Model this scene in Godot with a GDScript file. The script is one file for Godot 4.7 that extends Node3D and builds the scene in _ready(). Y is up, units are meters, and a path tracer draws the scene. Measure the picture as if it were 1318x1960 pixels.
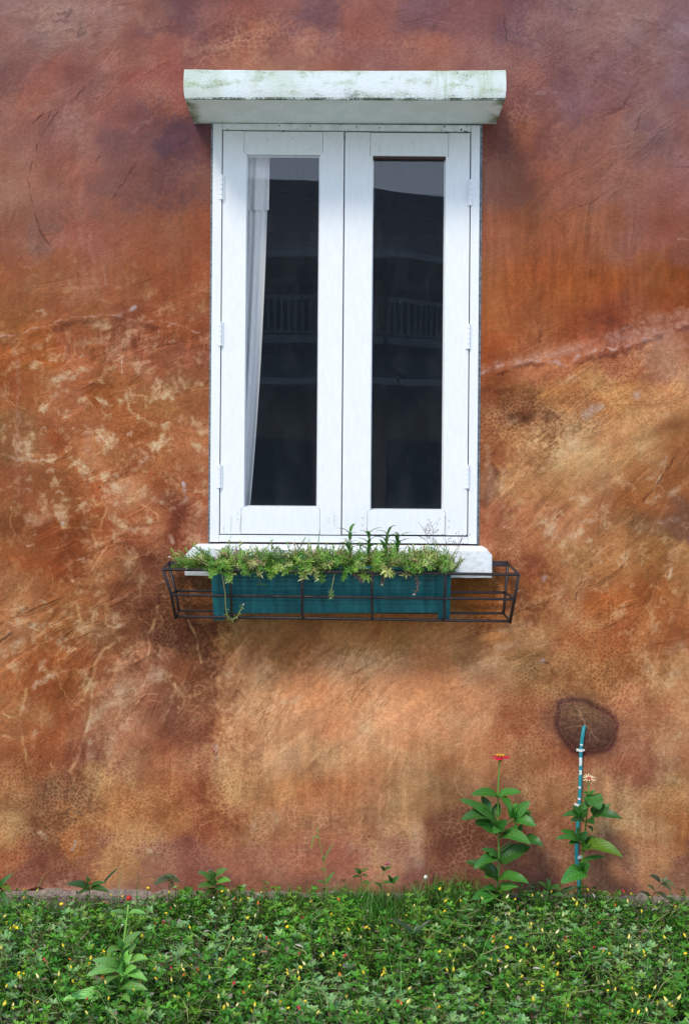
extends Node3D
# A terracotta plaster wall with a white casement window, a planter in an iron rack, and flowering ground cover at its foot.

const S := 0.0017634      # metres on the wall per unit of the layout grid
const D := 4.8            # the camera's distance from the wall
const CY := 1.30          # the camera's height above the foot of the wall
const ROLL := 0.00785
const W := 1242           # wall texture: columns, rows, and texels per layout unit
const H := 1620
const TS := 0.9
const X0 := -30.0
const Y0 := -30.0

var rng := RandomNumberGenerator.new()
var used := {}
var mats := {}

func _ready() -> void:
	rng.seed = 20240611
	var cam := Camera3D.new()
	cam.name = "camera"
	cam.position = Vector3(0, CY, D)
	cam.rotation = Vector3(0, 0, ROLL)
	cam.fov = 39.6
	cam.near = 0.05
	cam.far = 400.0
	add_child(cam)
	var env := Environment.new()
	var sky_mat := ProceduralSkyMaterial.new()
	sky_mat.sky_top_color = Color(0.50, 0.60, 0.76)
	sky_mat.sky_horizon_color = Color(0.88, 0.93, 1.0)
	sky_mat.sky_curve = 0.32
	sky_mat.sky_energy_multiplier = 1.28
	sky_mat.ground_bottom_color = Color(0.16, 0.17, 0.12)
	sky_mat.ground_horizon_color = Color(0.40, 0.42, 0.38)
	sky_mat.sun_angle_max = 20.0
	var sky := Sky.new()
	sky.sky_material = sky_mat
	env.background_mode = Environment.BG_SKY
	env.sky = sky
	env.tonemap_mode = Environment.TONE_MAPPER_LINEAR
	env.tonemap_exposure = 1.30
	env.sdfgi_enabled = true
	env.ssao_enabled = true
	env.ssil_enabled = true
	var we := WorldEnvironment.new()
	we.name = "world_environment"
	we.environment = env
	add_child(we)
	var sun := DirectionalLight3D.new()
	sun.name = "sun"
	sun.light_energy = 0.6
	sun.light_color = Color(1.0, 0.95, 0.87)
	sun.light_angular_distance = 14.0
	sun.shadow_enabled = true
	sun.rotation_degrees = Vector3(-46, -30, 0)
	add_child(sun)
	make_materials()
	build_ground()
	build_wall()
	build_room()
	build_opposite_house()
	build_window()
	build_hood()
	build_sill()
	build_curtain()
	build_rack()
	build_planter()
	build_planter_plants()
	build_hose()
	build_zinnias()
	build_ground_cover()
	build_small_plants()

# ---------------------------------------------------------------- helpers
func C(r: float, g: float, b: float) -> Color:
	return Color(r / 255.0, g / 255.0, b / 255.0)

func L(r: float, g: float, b: float) -> Color:      # an sRGB 0..255 colour as a linear vertex colour
	return C(r, g, b).srgb_to_linear()

func upright(px: float, py: float) -> Vector2:      # layout grid, turned level
	var dx := px - 659.0
	var up := 980.0 - py
	return Vector2(659.0 + dx * cos(ROLL) - up * sin(ROLL), 980.0 - (up * cos(ROLL) + dx * sin(ROLL)))

func spot(px: float, py: float, z: float) -> Vector3:   # a place in the scene at depth z in front of the wall
	var q := upright(px, py)
	var k := S * (D - z) / D
	return Vector3((q.x - 659.0) * k, CY + (980.0 - q.y) * k, z)

func ux(u: float) -> float:
	return (u - 659.0) * S

func vy(v: float) -> float:
	return CY + (980.0 - v) * S

func rf(a: float, b: float) -> float:
	return rng.randf_range(a, b)

func numbered(n: String, parent: Node) -> String:
	var key := str(parent.get_instance_id()) + n
	var k: int = used.get(key, 0)
	used[key] = k + 1
	return n if k == 0 else "%s_%03d" % [n, k]

func thing(called: String, label: String, category: String, at := Vector3.ZERO, group := "") -> Node3D:
	var o := Node3D.new()
	o.name = numbered(called, self)
	o.position = at
	tag(o, label, category, group)
	add_child(o, true)
	return o

func tag(o: Node, label: String, category: String, group := "", kind := "thing") -> void:
	o.set_meta("label", label)
	o.set_meta("category", category)
	o.set_meta("kind", kind)
	if group != "":
		o.set_meta("group", group)

func commit(called: String, st: SurfaceTool, m: Material, parent: Node) -> MeshInstance3D:
	st.generate_normals()
	return put(called, st.commit(), m, parent)

func put(called: String, mesh: Mesh, m: Material, parent: Node) -> MeshInstance3D:
	var o := MeshInstance3D.new()
	o.name = numbered(called, parent)
	o.mesh = mesh
	o.material_override = m
	parent.add_child(o, true)
	return o

func begin() -> SurfaceTool:
	var st := SurfaceTool.new()
	st.begin(Mesh.PRIMITIVE_TRIANGLES)
	st.set_color(Color.WHITE)
	st.set_uv(Vector2.ZERO)
	return st

func tri(st: SurfaceTool, a: Vector3, b: Vector3, c: Vector3) -> void:   # a, b, c run anticlockwise seen from outside
	st.add_vertex(a)
	st.add_vertex(c)
	st.add_vertex(b)

func quad(st: SurfaceTool, a: Vector3, b: Vector3, c: Vector3, d: Vector3) -> void:
	tri(st, a, b, c)
	tri(st, a, c, d)

func box(st: SurfaceTool, lo: Vector3, hi: Vector3, bev := 0.0, t := Transform3D.IDENTITY) -> void:
	st.set_smooth_group(-1)
	var c := (lo + hi) / 2.0
	var e := (hi - lo) / 2.0
	var b := minf(bev, minf(e.x, minf(e.y, e.z)) * 0.9)
	var i := e - Vector3(b, b, b)
	for ax in 3:
		var bx := (ax + 1) % 3
		var cx := (ax + 2) % 3
		for s in [-1.0, 1.0]:
			var q: Array[Vector3] = []
			for k in [[-1, -1], [1, -1], [1, 1], [-1, 1]]:
				var p := Vector3()
				p[ax] = e[ax] * s
				p[bx] = i[bx] * k[0]
				p[cx] = i[cx] * k[1]
				q.append(t * (c + p))
			if s > 0: quad(st, q[0], q[1], q[2], q[3])
			else: quad(st, q[0], q[3], q[2], q[1])
	if b <= 0.0:
		return
	for ax in 3:                      # bevels along each axis
		var bx := (ax + 1) % 3
		var cx := (ax + 2) % 3
		for s in [-1.0, 1.0]:
			for r in [-1.0, 1.0]:
				var q: Array[Vector3] = []
				for k in [[-1, 0], [1, 0], [1, 1], [-1, 1]]:
					var p := Vector3()
					p[ax] = i[ax] * k[0]
					p[bx] = (e[bx] if k[1] == 0 else i[bx]) * s
					p[cx] = (i[cx] if k[1] == 0 else e[cx]) * r
					q.append(t * (c + p))
				if s * r > 0: quad(st, q[0], q[1], q[2], q[3])
				else: quad(st, q[0], q[3], q[2], q[1])
	for s in [-1.0, 1.0]:
		for r in [-1.0, 1.0]:
			for u in [-1.0, 1.0]:
				var g := Vector3(s, r, u)
				var p0 := t * (c + Vector3(e.x, i.y, i.z) * g)
				var p1 := t * (c + Vector3(i.x, e.y, i.z) * g)
				var p2 := t * (c + Vector3(i.x, i.y, e.z) * g)
				if s * r * u > 0: tri(st, p0, p1, p2)
				else: tri(st, p0, p2, p1)

func pbox(st: SurfaceTool, u0: float, v0: float, u1: float, v1: float, z0: float, z1: float, bev := 0.0015) -> void:
	box(st, Vector3(ux(u0), vy(v1), z0), Vector3(ux(u1), vy(v0), z1), bev)

func tube(st: SurfaceTool, pts: Array, r0: float, r1: float, sides := 6, group := 0) -> void:
	st.set_smooth_group(group)
	var n := pts.size()
	var rings := []
	var side := Vector3.ZERO
	for k in n:
		var tg: Vector3 = (pts[mini(k + 1, n - 1)] - pts[maxi(k - 1, 0)]).normalized()
		if side == Vector3.ZERO:
			side = tg.cross(Vector3(0.31, 0.2, 0.93)).normalized()
			if side.length() < 0.5: side = tg.cross(Vector3.RIGHT).normalized()
		side = (side - tg * side.dot(tg)).normalized()
		var up := tg.cross(side)
		var r := lerpf(r0, r1, k / float(n - 1))
		var ring := []
		for j in sides:
			var a := TAU * j / sides
			ring.append(pts[k] + (side * cos(a) + up * sin(a)) * r)
		rings.append(ring)
	for k in n - 1:
		for j in sides:
			var j2 := (j + 1) % sides
			quad(st, rings[k][j], rings[k][j2], rings[k + 1][j2], rings[k + 1][j])
	for j in range(1, sides - 1):
		tri(st, rings[0][0], rings[0][j + 1], rings[0][j])
		tri(st, rings[n - 1][0], rings[n - 1][j], rings[n - 1][j + 1])

func ball(st: SurfaceTool, c: Vector3, r: Vector3, seg := 8, rings := 5) -> void:
	st.set_smooth_group(0)
	for i in rings:
		var a0 := -PI / 2 + PI * i / rings
		var a1 := -PI / 2 + PI * (i + 1) / rings
		for j in seg:
			var b0 := TAU * j / seg
			var b1 := TAU * (j + 1) / seg
			var p := [Vector2(a0, b0), Vector2(a0, b1), Vector2(a1, b1), Vector2(a1, b0)].map(func(q): return c + Vector3(cos(q.x) * sin(q.y), sin(q.x), cos(q.x) * cos(q.y)) * r)
			if i == 0: tri(st, p[0], p[2], p[3])
			elif i == rings - 1: tri(st, p[0], p[1], p[2])
			else: quad(st, p[0], p[1], p[2], p[3])

# A leaf from base to tip: up is the side that faces the light, arch lifts its middle, fold raises its halves from the midrib.
func leaf(st: SurfaceTool, a: Vector3, b: Vector3, up: Vector3, width: float, arch := 0.15, fold := 0.25, shape := 0, seg := 6, cols := 4, wave := 0.0) -> void:
	st.set_smooth_group(0)
	var ln := a.distance_to(b)
	var dir := (b - a).normalized()
	up = (up - dir * up.dot(dir)).normalized()
	var across := dir.cross(up).normalized()
	var grid := []
	for k in seg + 1:
		var t := k / float(seg)
		var mid := a.lerp(b, t) + up * (ln * arch * 4.0 * t * (1.0 - t) * (1.2 - 0.4 * t))
		var w := 0.0
		match shape:
			0: w = pow(t + 0.04, 0.45) * pow(maxf(1.0 - t, 0.0), 0.75) * 1.55     # ovate, broad near its base
			1: w = pow(t, 0.85) * pow(maxf(1.0 - t, 0.0), 0.42) * 1.62 + 0.08 * (1 - t)  # spatulate
			2: w = pow(t + 0.02, 0.35) * pow(maxf(1.0 - t, 0.0), 0.35) * 1.1       # narrow strap
			3: w = (1.0 - t) * 0.9 + 0.1 * (1.0 - t)                               # grass blade
		if k == 0 and shape == 0: w = 0.18
		var row := []
		for j in cols + 1:
			var s := j / float(cols) * 2.0 - 1.0
			row.append(mid + across * (s * w * width * 0.5) + up * (absf(s) * w * width * 0.5 * fold + wave * sin(t * 14.0 + s * 2.0) * width * absf(s)))
		grid.append(row)
	for k in seg:
		for j in cols:
			var uv := [Vector2(j, k), Vector2(j + 1, k), Vector2(j + 1, k + 1), Vector2(j, k + 1)]
			for id in [0, 2, 1, 0, 3, 2]:
				var q: Vector2 = uv[id]
				st.set_uv(Vector2(q.x / cols, q.y / seg))
				st.add_vertex(grid[int(q.y)][int(q.x)])

func mat(key: String, albedo: Color, rough := 0.8, spec := 0.5, metal := 0.0) -> StandardMaterial3D:
	if mats.has(key):
		return mats[key]
	var m := StandardMaterial3D.new()
	m.resource_name = key
	m.albedo_color = albedo
	m.roughness = rough
	m.metallic_specular = spec
	m.metallic = metal
	mats[key] = m
	return m

func noise(sd: int, freq: float, oct := 4, type := FastNoiseLite.TYPE_SIMPLEX_SMOOTH) -> FastNoiseLite:
	var n := FastNoiseLite.new()
	n.seed = sd
	n.noise_type = type
	n.frequency = freq
	n.fractal_type = FastNoiseLite.FRACTAL_FBM
	n.fractal_octaves = oct
	return n

func layer(n: FastNoiseLite, w: int, h: int, to_w := W, to_h := H) -> PackedByteArray:
	var im := n.get_image(w, h)
	im.convert(Image.FORMAT_L8)
	if w != to_w or h != to_h:
		im.resize(to_w, to_h, Image.INTERPOLATE_CUBIC)
	return im.get_data()

func tex(im: Image) -> ImageTexture:
	return ImageTexture.create_from_image(im)

func noise_tex(n: FastNoiseLite, w: int, h: int, lo: Color, hi: Color, power := 1.0, stretch := 1) -> ImageTexture:
	var g := n.get_seamless_image(w, h / stretch)
	g.convert(Image.FORMAT_L8)
	if stretch > 1: g.resize(w, h, Image.INTERPOLATE_CUBIC)
	var d := g.get_data()
	var o := PackedByteArray()
	o.resize(w * h * 3)
	for i in w * h:
		var c := lo.lerp(hi, pow(d[i] / 255.0, power))
		o[i * 3] = int(c.r * 255.0)
		o[i * 3 + 1] = int(c.g * 255.0)
		o[i * 3 + 2] = int(c.b * 255.0)
	return tex(Image.create_from_data(w, h, false, Image.FORMAT_RGB8, o))

func triplanar(m: StandardMaterial3D, scale: Vector3) -> void:
	m.uv1_triplanar = true
	m.uv1_world_triplanar = true
	m.uv1_scale = scale

func leaf_material(key: String, backlight: Color, rough := 0.5, veins: Texture2D = null) -> StandardMaterial3D:
	var m := mat(key, Color.WHITE, rough)
	m.vertex_color_use_as_albedo = true
	m.cull_mode = BaseMaterial3D.CULL_DISABLED
	m.backlight_enabled = true
	m.backlight = backlight
	if veins: m.albedo_texture = veins
	return m

func make_materials() -> void:
	# white paint on wood: brush grain down the grain, faint grime
	var paint := mat("white_paint", Color.WHITE, 0.55)
	paint.albedo_texture = noise_tex(noise(11, 0.03, 5), 512, 512, C(227, 231, 232), C(236, 239, 240), 0.8, 4)
	paint.heightmap_enabled = true
	paint.heightmap_texture = noise_tex(noise(12, 0.09, 4), 512, 512, Color.BLACK, Color.WHITE, 1.0, 8)
	paint.heightmap_scale = 0.03
	paint.vertex_color_use_as_albedo = true
	triplanar(paint, Vector3(3.2, 3.2, 3.2))
	var grimy_shaded := mat("grimy_shaded_paint", Color.WHITE, 0.6)  # greenish grime, darkened for the shade close under the hood
	grimy_shaded.albedo_texture = noise_tex(noise(13, 0.02, 5), 512, 512, C(186, 198, 186), C(224, 230, 226), 0.6, 4)
	grimy_shaded.heightmap_enabled = true
	grimy_shaded.heightmap_texture = paint.heightmap_texture
	grimy_shaded.heightmap_scale = 0.06
	triplanar(grimy_shaded, Vector3(2.2, 2.2, 2.2))
	var sill := mat("rough_white_paint", Color.WHITE, 0.7)
	sill.albedo_texture = noise_tex(noise(14, 0.025, 5), 512, 512, C(205, 213, 216), C(240, 243, 244), 0.55)
	sill.heightmap_enabled = true
	sill.heightmap_texture = noise_tex(noise(15, 0.03, 5), 512, 512, Color.BLACK, Color.WHITE)
	sill.heightmap_scale = 0.15
	triplanar(sill, Vector3(3, 3, 3))
	var iron := mat("iron", Color.WHITE, 0.5, 0.5, 0.0)
	iron.albedo_texture = noise_tex(noise(16, 0.05, 4), 256, 256, C(24, 24, 30), C(118, 78, 58), 2.4)
	triplanar(iron, Vector3(9, 9, 9))
	var teal := mat("teal_plastic", Color.WHITE, 0.48)
	teal.albedo_texture = noise_tex(noise(17, 0.02, 5), 512, 512, C(8, 70, 80), C(38, 122, 126), 1.0, 4)
	triplanar(teal, Vector3(3, 3, 3))
	mat("teal_rim", C(18, 84, 92), 0.45)
	mat("soil", C(70, 52, 38), 0.95)
	var cement := mat("cement", Color.WHITE, 0.9)
	cement.albedo_texture = noise_tex(noise(18, 0.03, 5), 512, 512, C(104, 88, 80), C(176, 156, 142))
	cement.heightmap_enabled = true
	cement.heightmap_texture = noise_tex(noise(19, 0.05, 5), 512, 512, Color.BLACK, Color.WHITE)
	cement.heightmap_scale = 0.8
	triplanar(cement, Vector3(3, 3, 3))
	var seal := mat("sealant", Color.WHITE, 0.8)
	seal.albedo_texture = noise_tex(noise(20, 0.06, 4), 256, 256, C(60, 66, 70), C(150, 160, 165))
	triplanar(seal, Vector3(4, 4, 4))
	mat("dark_room", C(96, 88, 80), 0.9)
	mat("black_speck", C(40, 34, 28), 0.9)
	mat("dark_grey", C(60, 62, 58), 0.9)  # plain dark grey for the rebate and the splits in the paint
	var glass := mat("glass", Color(0.40, 0.48, 0.56, 0.022), 0.0)
	glass.transparency = BaseMaterial3D.TRANSPARENCY_ALPHA
	var im := Image.create(64, 128, false, Image.FORMAT_RGB8)
	for y in 128:
		for x in 64:
			var u := absf(x / 63.0 - 0.5) * 2.0
			var t := y / 127.0
			var v := 0.82 + 0.08 * sin((t - u * 0.35) * 44.0)
			v += 0.18 * smoothstep(0.10, 0.0, u) + 0.20 * pow(maxf(0.0, sin((t - u * 0.35) * 44.0 + 1.2)), 12.0)
			im.set_pixel(x, y, Color(minf(v * 0.97, 1), minf(v, 1), minf(v * 0.95, 1)))
	leaf_material("broad_leaf", Color(0.35, 0.45, 0.15), 0.45, tex(im))
	var worn := im.duplicate() as Image
	var sp := noise(95, 0.09, 3)
	for y in 128:
		for x in 64:
			var u := absf(x / 63.0 - 0.5) * 2.0
			var a := smoothstep(0.30, 0.52, sp.get_noise_2d(x, y) + 0.35 * smoothstep(0.8, 1.0, u) + 0.4 * smoothstep(112.0, 128.0, y))
			var c: Color = worn.get_pixel(x, y)
			worn.set_pixel(x, y, c.lerp(Color(1.0, 0.72, 0.5), a * 0.75))
	leaf_material("worn_leaf", Color(0.35, 0.45, 0.15), 0.6, tex(worn))
	leaf_material("small_leaf", Color(0.28, 0.42, 0.10), 0.48)
	mats.small_leaf.metallic_specular = 0.4
	leaf_material("petal", Color(0.3, 0.28, 0.2), 0.6)

func tint(st: SurfaceTool, r: float, g: float, b: float, vary := 0.12) -> void:
	var k := 1.0 + rf(-vary, vary)
	var c := L(r, g, b)
	st.set_color(Color(c.r * k * rf(0.94, 1.06), c.g * k, c.b * k * rf(0.9, 1.1)))

# ---------------------------------------------------------------- the wall
var stains := []          # [x, y, r, g, b] in upright grid units, some with shade in the colour

func hues(y: float, list: Array) -> void:
	for k in range(0, list.size(), 4):
		var q := upright(list[k], y)
		stains.append([q.x, q.y, list[k + 1] / 255.0, list[k + 2] / 255.0, list[k + 3] / 255.0])

func list_stains_and_shade() -> void:
	hues(28, [30, 150, 108, 98, 110, 158, 112, 97, 200, 158, 112, 98, 270, 150, 92, 74, 305, 108, 68, 70, 355, 120, 70, 68, 440, 140, 80, 68, 520, 142, 84, 72])
	hues(30, [600, 122, 78, 80, 720, 150, 85, 70, 820, 125, 80, 82, 900, 132, 82, 80, 985, 112, 72, 78, 1040, 135, 90, 85, 1120, 148, 106, 98, 1200, 148, 108, 98, 1300, 138, 100, 100])
	hues(100, [40, 148, 100, 88, 160, 145, 92, 78, 250, 152, 92, 74, 320, 150, 84, 68, 480, 172, 105, 78, 600, 165, 96, 76, 700, 148, 90, 80, 820, 160, 95, 76, 920, 145, 85, 76, 1250, 140, 95, 88])
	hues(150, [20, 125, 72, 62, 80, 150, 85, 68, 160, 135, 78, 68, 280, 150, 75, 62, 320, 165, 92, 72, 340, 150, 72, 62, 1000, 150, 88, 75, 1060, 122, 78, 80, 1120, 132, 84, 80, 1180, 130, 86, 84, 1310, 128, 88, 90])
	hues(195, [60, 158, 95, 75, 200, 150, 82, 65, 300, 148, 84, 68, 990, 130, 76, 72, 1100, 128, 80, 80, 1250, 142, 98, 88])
	hues(255, [30, 150, 95, 78, 100, 140, 85, 72, 160, 160, 100, 82, 220, 125, 72, 66, 270, 120, 76, 74, 330, 88, 58, 70, 370, 94, 60, 70, 395, 112, 62, 54, 925, 150, 75, 42, 946, 96, 58, 60])  # purple stains by the hood ends, with its shade in the colours
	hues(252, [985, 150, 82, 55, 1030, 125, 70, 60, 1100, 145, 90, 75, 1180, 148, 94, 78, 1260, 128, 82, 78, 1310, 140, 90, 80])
	hues(345, [30, 160, 100, 75, 90, 150, 95, 75, 155, 165, 98, 75, 200, 125, 78, 70, 260, 130, 82, 72, 320, 112, 70, 66, 385, 132, 76, 60, 930, 160, 98, 76, 980, 142, 82, 60])
	hues(340, [1060, 152, 88, 64, 1110, 150, 92, 72, 1200, 152, 95, 75, 1290, 150, 95, 85])
	hues(440, [30, 150, 88, 62, 80, 138, 88, 70, 150, 160, 92, 72, 230, 150, 85, 58, 300, 146, 80, 52, 380, 150, 78, 46, 935, 165, 92, 60, 1000, 150, 78, 44, 1080, 158, 84, 50, 1150, 154, 85, 55, 1230, 150, 85, 68, 1300, 140, 78, 58])
	hues(540, [40, 150, 85, 48, 120, 155, 85, 50, 170, 165, 92, 60, 260, 150, 80, 44, 340, 150, 78, 44, 385, 165, 88, 50, 930, 165, 88, 46, 1000, 155, 78, 36, 1080, 160, 82, 36, 1150, 158, 80, 34, 1220, 150, 78, 40, 1300, 135, 65, 24])
	hues(615, [40, 150, 85, 42, 150, 150, 84, 46, 250, 140, 72, 42, 350, 150, 80, 44, 930, 165, 85, 40, 1000, 164, 86, 44, 1080, 150, 75, 38, 1180, 140, 68, 40, 1300, 150, 76, 42])
	hues(680, [20, 160, 88, 44, 60, 165, 85, 36, 150, 170, 96, 58, 240, 178, 112, 76, 310, 150, 80, 48, 370, 150, 82, 54, 200, 160, 88, 46, 940, 160, 82, 40, 1050, 172, 98, 60, 1150, 168, 90, 56, 1270, 175, 113, 80])
	hues(755, [50, 160, 85, 42, 110, 165, 95, 52, 130, 172, 106, 68, 200, 150, 78, 34, 300, 155, 90, 46, 370, 150, 84, 46, 940, 140, 74, 38, 1000, 130, 72, 38, 1080, 182, 112, 58, 1180, 188, 118, 62, 1280, 184, 118, 70])
	hues(800, [1000, 125, 76, 46, 1100, 160, 108, 70, 930, 145, 80, 44])
	hues(850, [30, 125, 75, 38, 45, 162, 102, 64, 110, 150, 80, 40, 170, 174, 103, 60, 240, 150, 80, 40, 300, 155, 92, 48, 380, 168, 99, 58, 935, 150, 85, 46, 1000, 165, 105, 60, 1080, 195, 140, 90, 1150, 194, 130, 78, 1230, 175, 115, 68, 1300, 150, 90, 48])
	hues(930, [50, 150, 82, 46, 120, 140, 75, 38, 170, 165, 85, 42, 240, 182, 122, 80, 330, 145, 72, 36, 385, 160, 85, 50, 930, 150, 95, 62, 990, 180, 120, 72, 1080, 184, 124, 72, 1150, 178, 118, 72, 1210, 160, 95, 48, 1290, 150, 85, 42])
	hues(1000, [60, 165, 103, 62, 40, 122, 62, 28, 130, 130, 62, 26, 200, 150, 78, 40, 270, 168, 96, 58, 330, 120, 58, 36, 380, 162, 95, 64, 930, 165, 90, 56, 1000, 174, 108, 66, 1080, 178, 118, 76, 1150, 165, 100, 58, 1240, 135, 82, 46, 1300, 122, 76, 52])
	hues(1075, [50, 150, 80, 40, 130, 135, 65, 30, 200, 160, 90, 50, 280, 120, 58, 34, 310, 102, 54, 34, 1000, 140, 75, 43, 1080, 165, 105, 60, 1160, 170, 110, 62, 1250, 150, 95, 48, 1300, 165, 105, 58])
	hues(1150, [40, 168, 108, 64, 120, 150, 85, 43, 200, 146, 85, 48, 270, 117, 63, 38, 310, 94, 51, 31, 370, 110, 60, 30, 900, 140, 76, 28, 1000, 132, 74, 40, 1080, 165, 105, 62, 1160, 160, 85, 38, 1280, 155, 88, 43])
	hues(1220, [30, 168, 108, 66, 100, 150, 85, 43, 170, 150, 94, 57, 230, 122, 68, 38, 290, 100, 55, 34, 350, 102, 57, 33, 400, 108, 62, 32, 450, 158, 102, 56, 560, 168, 106, 58, 650, 178, 112, 62, 750, 180, 112, 58, 850, 186, 116, 64, 920, 172, 106, 58])  # middle columns made paler to make up for the planter's shade
	hues(1195, [1010, 174, 114, 68, 1080, 165, 90, 48, 1170, 160, 82, 40, 1280, 160, 92, 50])
	hues(1295, [50, 160, 88, 44, 120, 150, 80, 38, 190, 150, 86, 50, 240, 176, 116, 80, 300, 168, 108, 74, 350, 150, 85, 48, 410, 142, 80, 46, 450, 194, 134, 88, 550, 202, 134, 86, 650, 206, 138, 90, 750, 208, 138, 90, 850, 202, 130, 80, 920, 200, 134, 88, 1010, 152, 92, 50, 1080, 155, 95, 53, 1170, 150, 85, 43, 1290, 178, 118, 72])  # tones below the planter raised to offset the shade it casts
	hues(1380, [40, 165, 95, 52, 110, 155, 82, 43, 170, 160, 95, 60, 230, 168, 103, 70, 300, 163, 98, 66, 370, 150, 88, 58, 420, 163, 98, 60, 480, 204, 146, 100, 560, 206, 144, 98, 650, 202, 136, 90, 750, 206, 138, 92, 850, 202, 134, 88, 930, 198, 134, 90, 1000, 152, 84, 50, 1040, 148, 86, 56, 1210, 165, 100, 63, 1290, 178, 123, 80])
	hues(1450, [50, 150, 82, 46, 130, 140, 75, 47, 180, 142, 81, 58, 240, 168, 108, 71, 320, 160, 95, 60, 380, 155, 86, 56, 430, 186, 122, 77, 520, 203, 146, 98, 620, 189, 128, 83, 720, 195, 130, 83, 820, 198, 137, 90, 900, 184, 124, 78, 960, 160, 95, 58, 1000, 152, 87, 50, 1060, 163, 94, 58, 1200, 156, 91, 62, 1300, 168, 109, 72])
	hues(1515, [30, 160, 95, 53, 100, 117, 71, 45, 150, 132, 72, 43, 190, 182, 122, 72, 250, 173, 104, 58, 320, 163, 94, 53, 400, 150, 76, 45, 450, 182, 118, 70, 540, 188, 124, 73, 620, 184, 115, 70, 720, 188, 124, 79, 800, 184, 125, 78, 850, 152, 102, 62, 900, 143, 90, 58, 1060, 164, 104, 63, 1180, 177, 122, 80, 1290, 173, 114, 68])
	hues(1585, [30, 182, 122, 72, 80, 122, 72, 43, 140, 164, 92, 47, 200, 187, 123, 72, 260, 178, 114, 66, 330, 183, 114, 64, 400, 150, 81, 50, 460, 169, 104, 64, 540, 174, 105, 68, 620, 170, 105, 70, 700, 174, 114, 73, 780, 183, 128, 82, 840, 134, 83, 56, 900, 118, 67, 46, 1060, 150, 89, 59, 1150, 164, 109, 69, 1230, 182, 127, 81, 1300, 160, 95, 50])
	hues(1645, [30, 150, 79, 48, 90, 122, 63, 48, 160, 141, 81, 60, 230, 173, 109, 68, 300, 141, 77, 58, 370, 132, 70, 56, 450, 150, 83, 62, 550, 155, 89, 67, 650, 164, 95, 74, 760, 164, 100, 74, 850, 131, 76, 59, 950, 131, 76, 55, 1070, 141, 81, 60, 1150, 150, 92, 66, 1230, 168, 104, 67, 1300, 126, 73, 55])
	hues(1700, [50, 130, 70, 55, 150, 150, 100, 85, 300, 140, 82, 68, 400, 130, 72, 60, 600, 140, 85, 68, 800, 135, 78, 65, 1000, 130, 75, 62, 1200, 140, 85, 70])

# A coarse map of where a kind of wear shows: [x, y, half width, half height, strength] on the grid, spread softly and blown up to the texture.
func spread_map(list: Array, floor_value := 0.0) -> PackedByteArray:
	var w := 138
	var h := 180
	var im := PackedByteArray()
	im.resize(w * h)
	for j in h:
		for i in w:
			var x := X0 + (i + 0.5) * 10.0
			var y := Y0 + (j + 0.5) * 10.0
			var v := floor_value
			for k in range(0, list.size(), 5):
				var dx: float = (x - list[k]) / list[k + 2]
				var dy: float = (y - list[k + 1]) / list[k + 3]
				v = maxf(v, list[k + 4] * exp(-pow(dx * dx + dy * dy, 1.3) * 0.7))
			im[j * w + i] = int(clampf(v, 0, 1) * 255.0)
	var g := Image.create_from_data(w, h, false, Image.FORMAT_L8, im)
	g.resize(W, H, Image.INTERPOLATE_CUBIC)
	return g.get_data()

var ink := {}             # hand-drawn lines on the wall: name -> PackedFloat32Array

func stroke(on: String, pts: Array, width: float, strength: float, ragged := 0.5) -> void:
	var a: PackedFloat32Array = ink[on]
	for k in range(0, pts.size() - 2, 2):
		var p := upright(pts[k], pts[k + 1])
		var q := upright(pts[k + 2], pts[k + 3])
		var steps := int(p.distance_to(q) * TS / 0.6) + 1
		for i in steps:
			var t := i / float(steps)
			var c := p.lerp(q, t)
			c += Vector2(line_noise.get_noise_2d(c.x * 3.0, c.y * 3.0), line_noise.get_noise_2d(c.y * 3.0 + 500, c.x * 3.0)) * 9.0 * ragged
			var r := maxf(0.55, width * 0.5 * TS * (1.0 + 0.9 * ragged * line_noise.get_noise_2d(c.x * 4.0 + 900, c.y * 4.0)))
			var fade := strength * 1.25 * clampf(0.72 + 1.5 * line_noise.get_noise_2d(c.x * 2.3 + 300.0, c.y * 2.3), 0.12, 1.15)
			var cx := (c.x - X0) * TS
			var cy := (c.y - Y0) * TS
			for yy in range(maxi(0, int(cy - r - 1)), mini(H, int(cy + r + 2))):
				for xx in range(maxi(0, int(cx - r - 1)), mini(W, int(cx + r + 2))):
					var d := Vector2(xx - cx, yy - cy).length() / (r + 0.4)
					if d < 1.0:
						var v := fade * (1.0 - d * d)
						var n := yy * W + xx
						if v > a[n]: a[n] = v
	ink[on] = a

var line_noise := FastNoiseLite.new()

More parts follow.
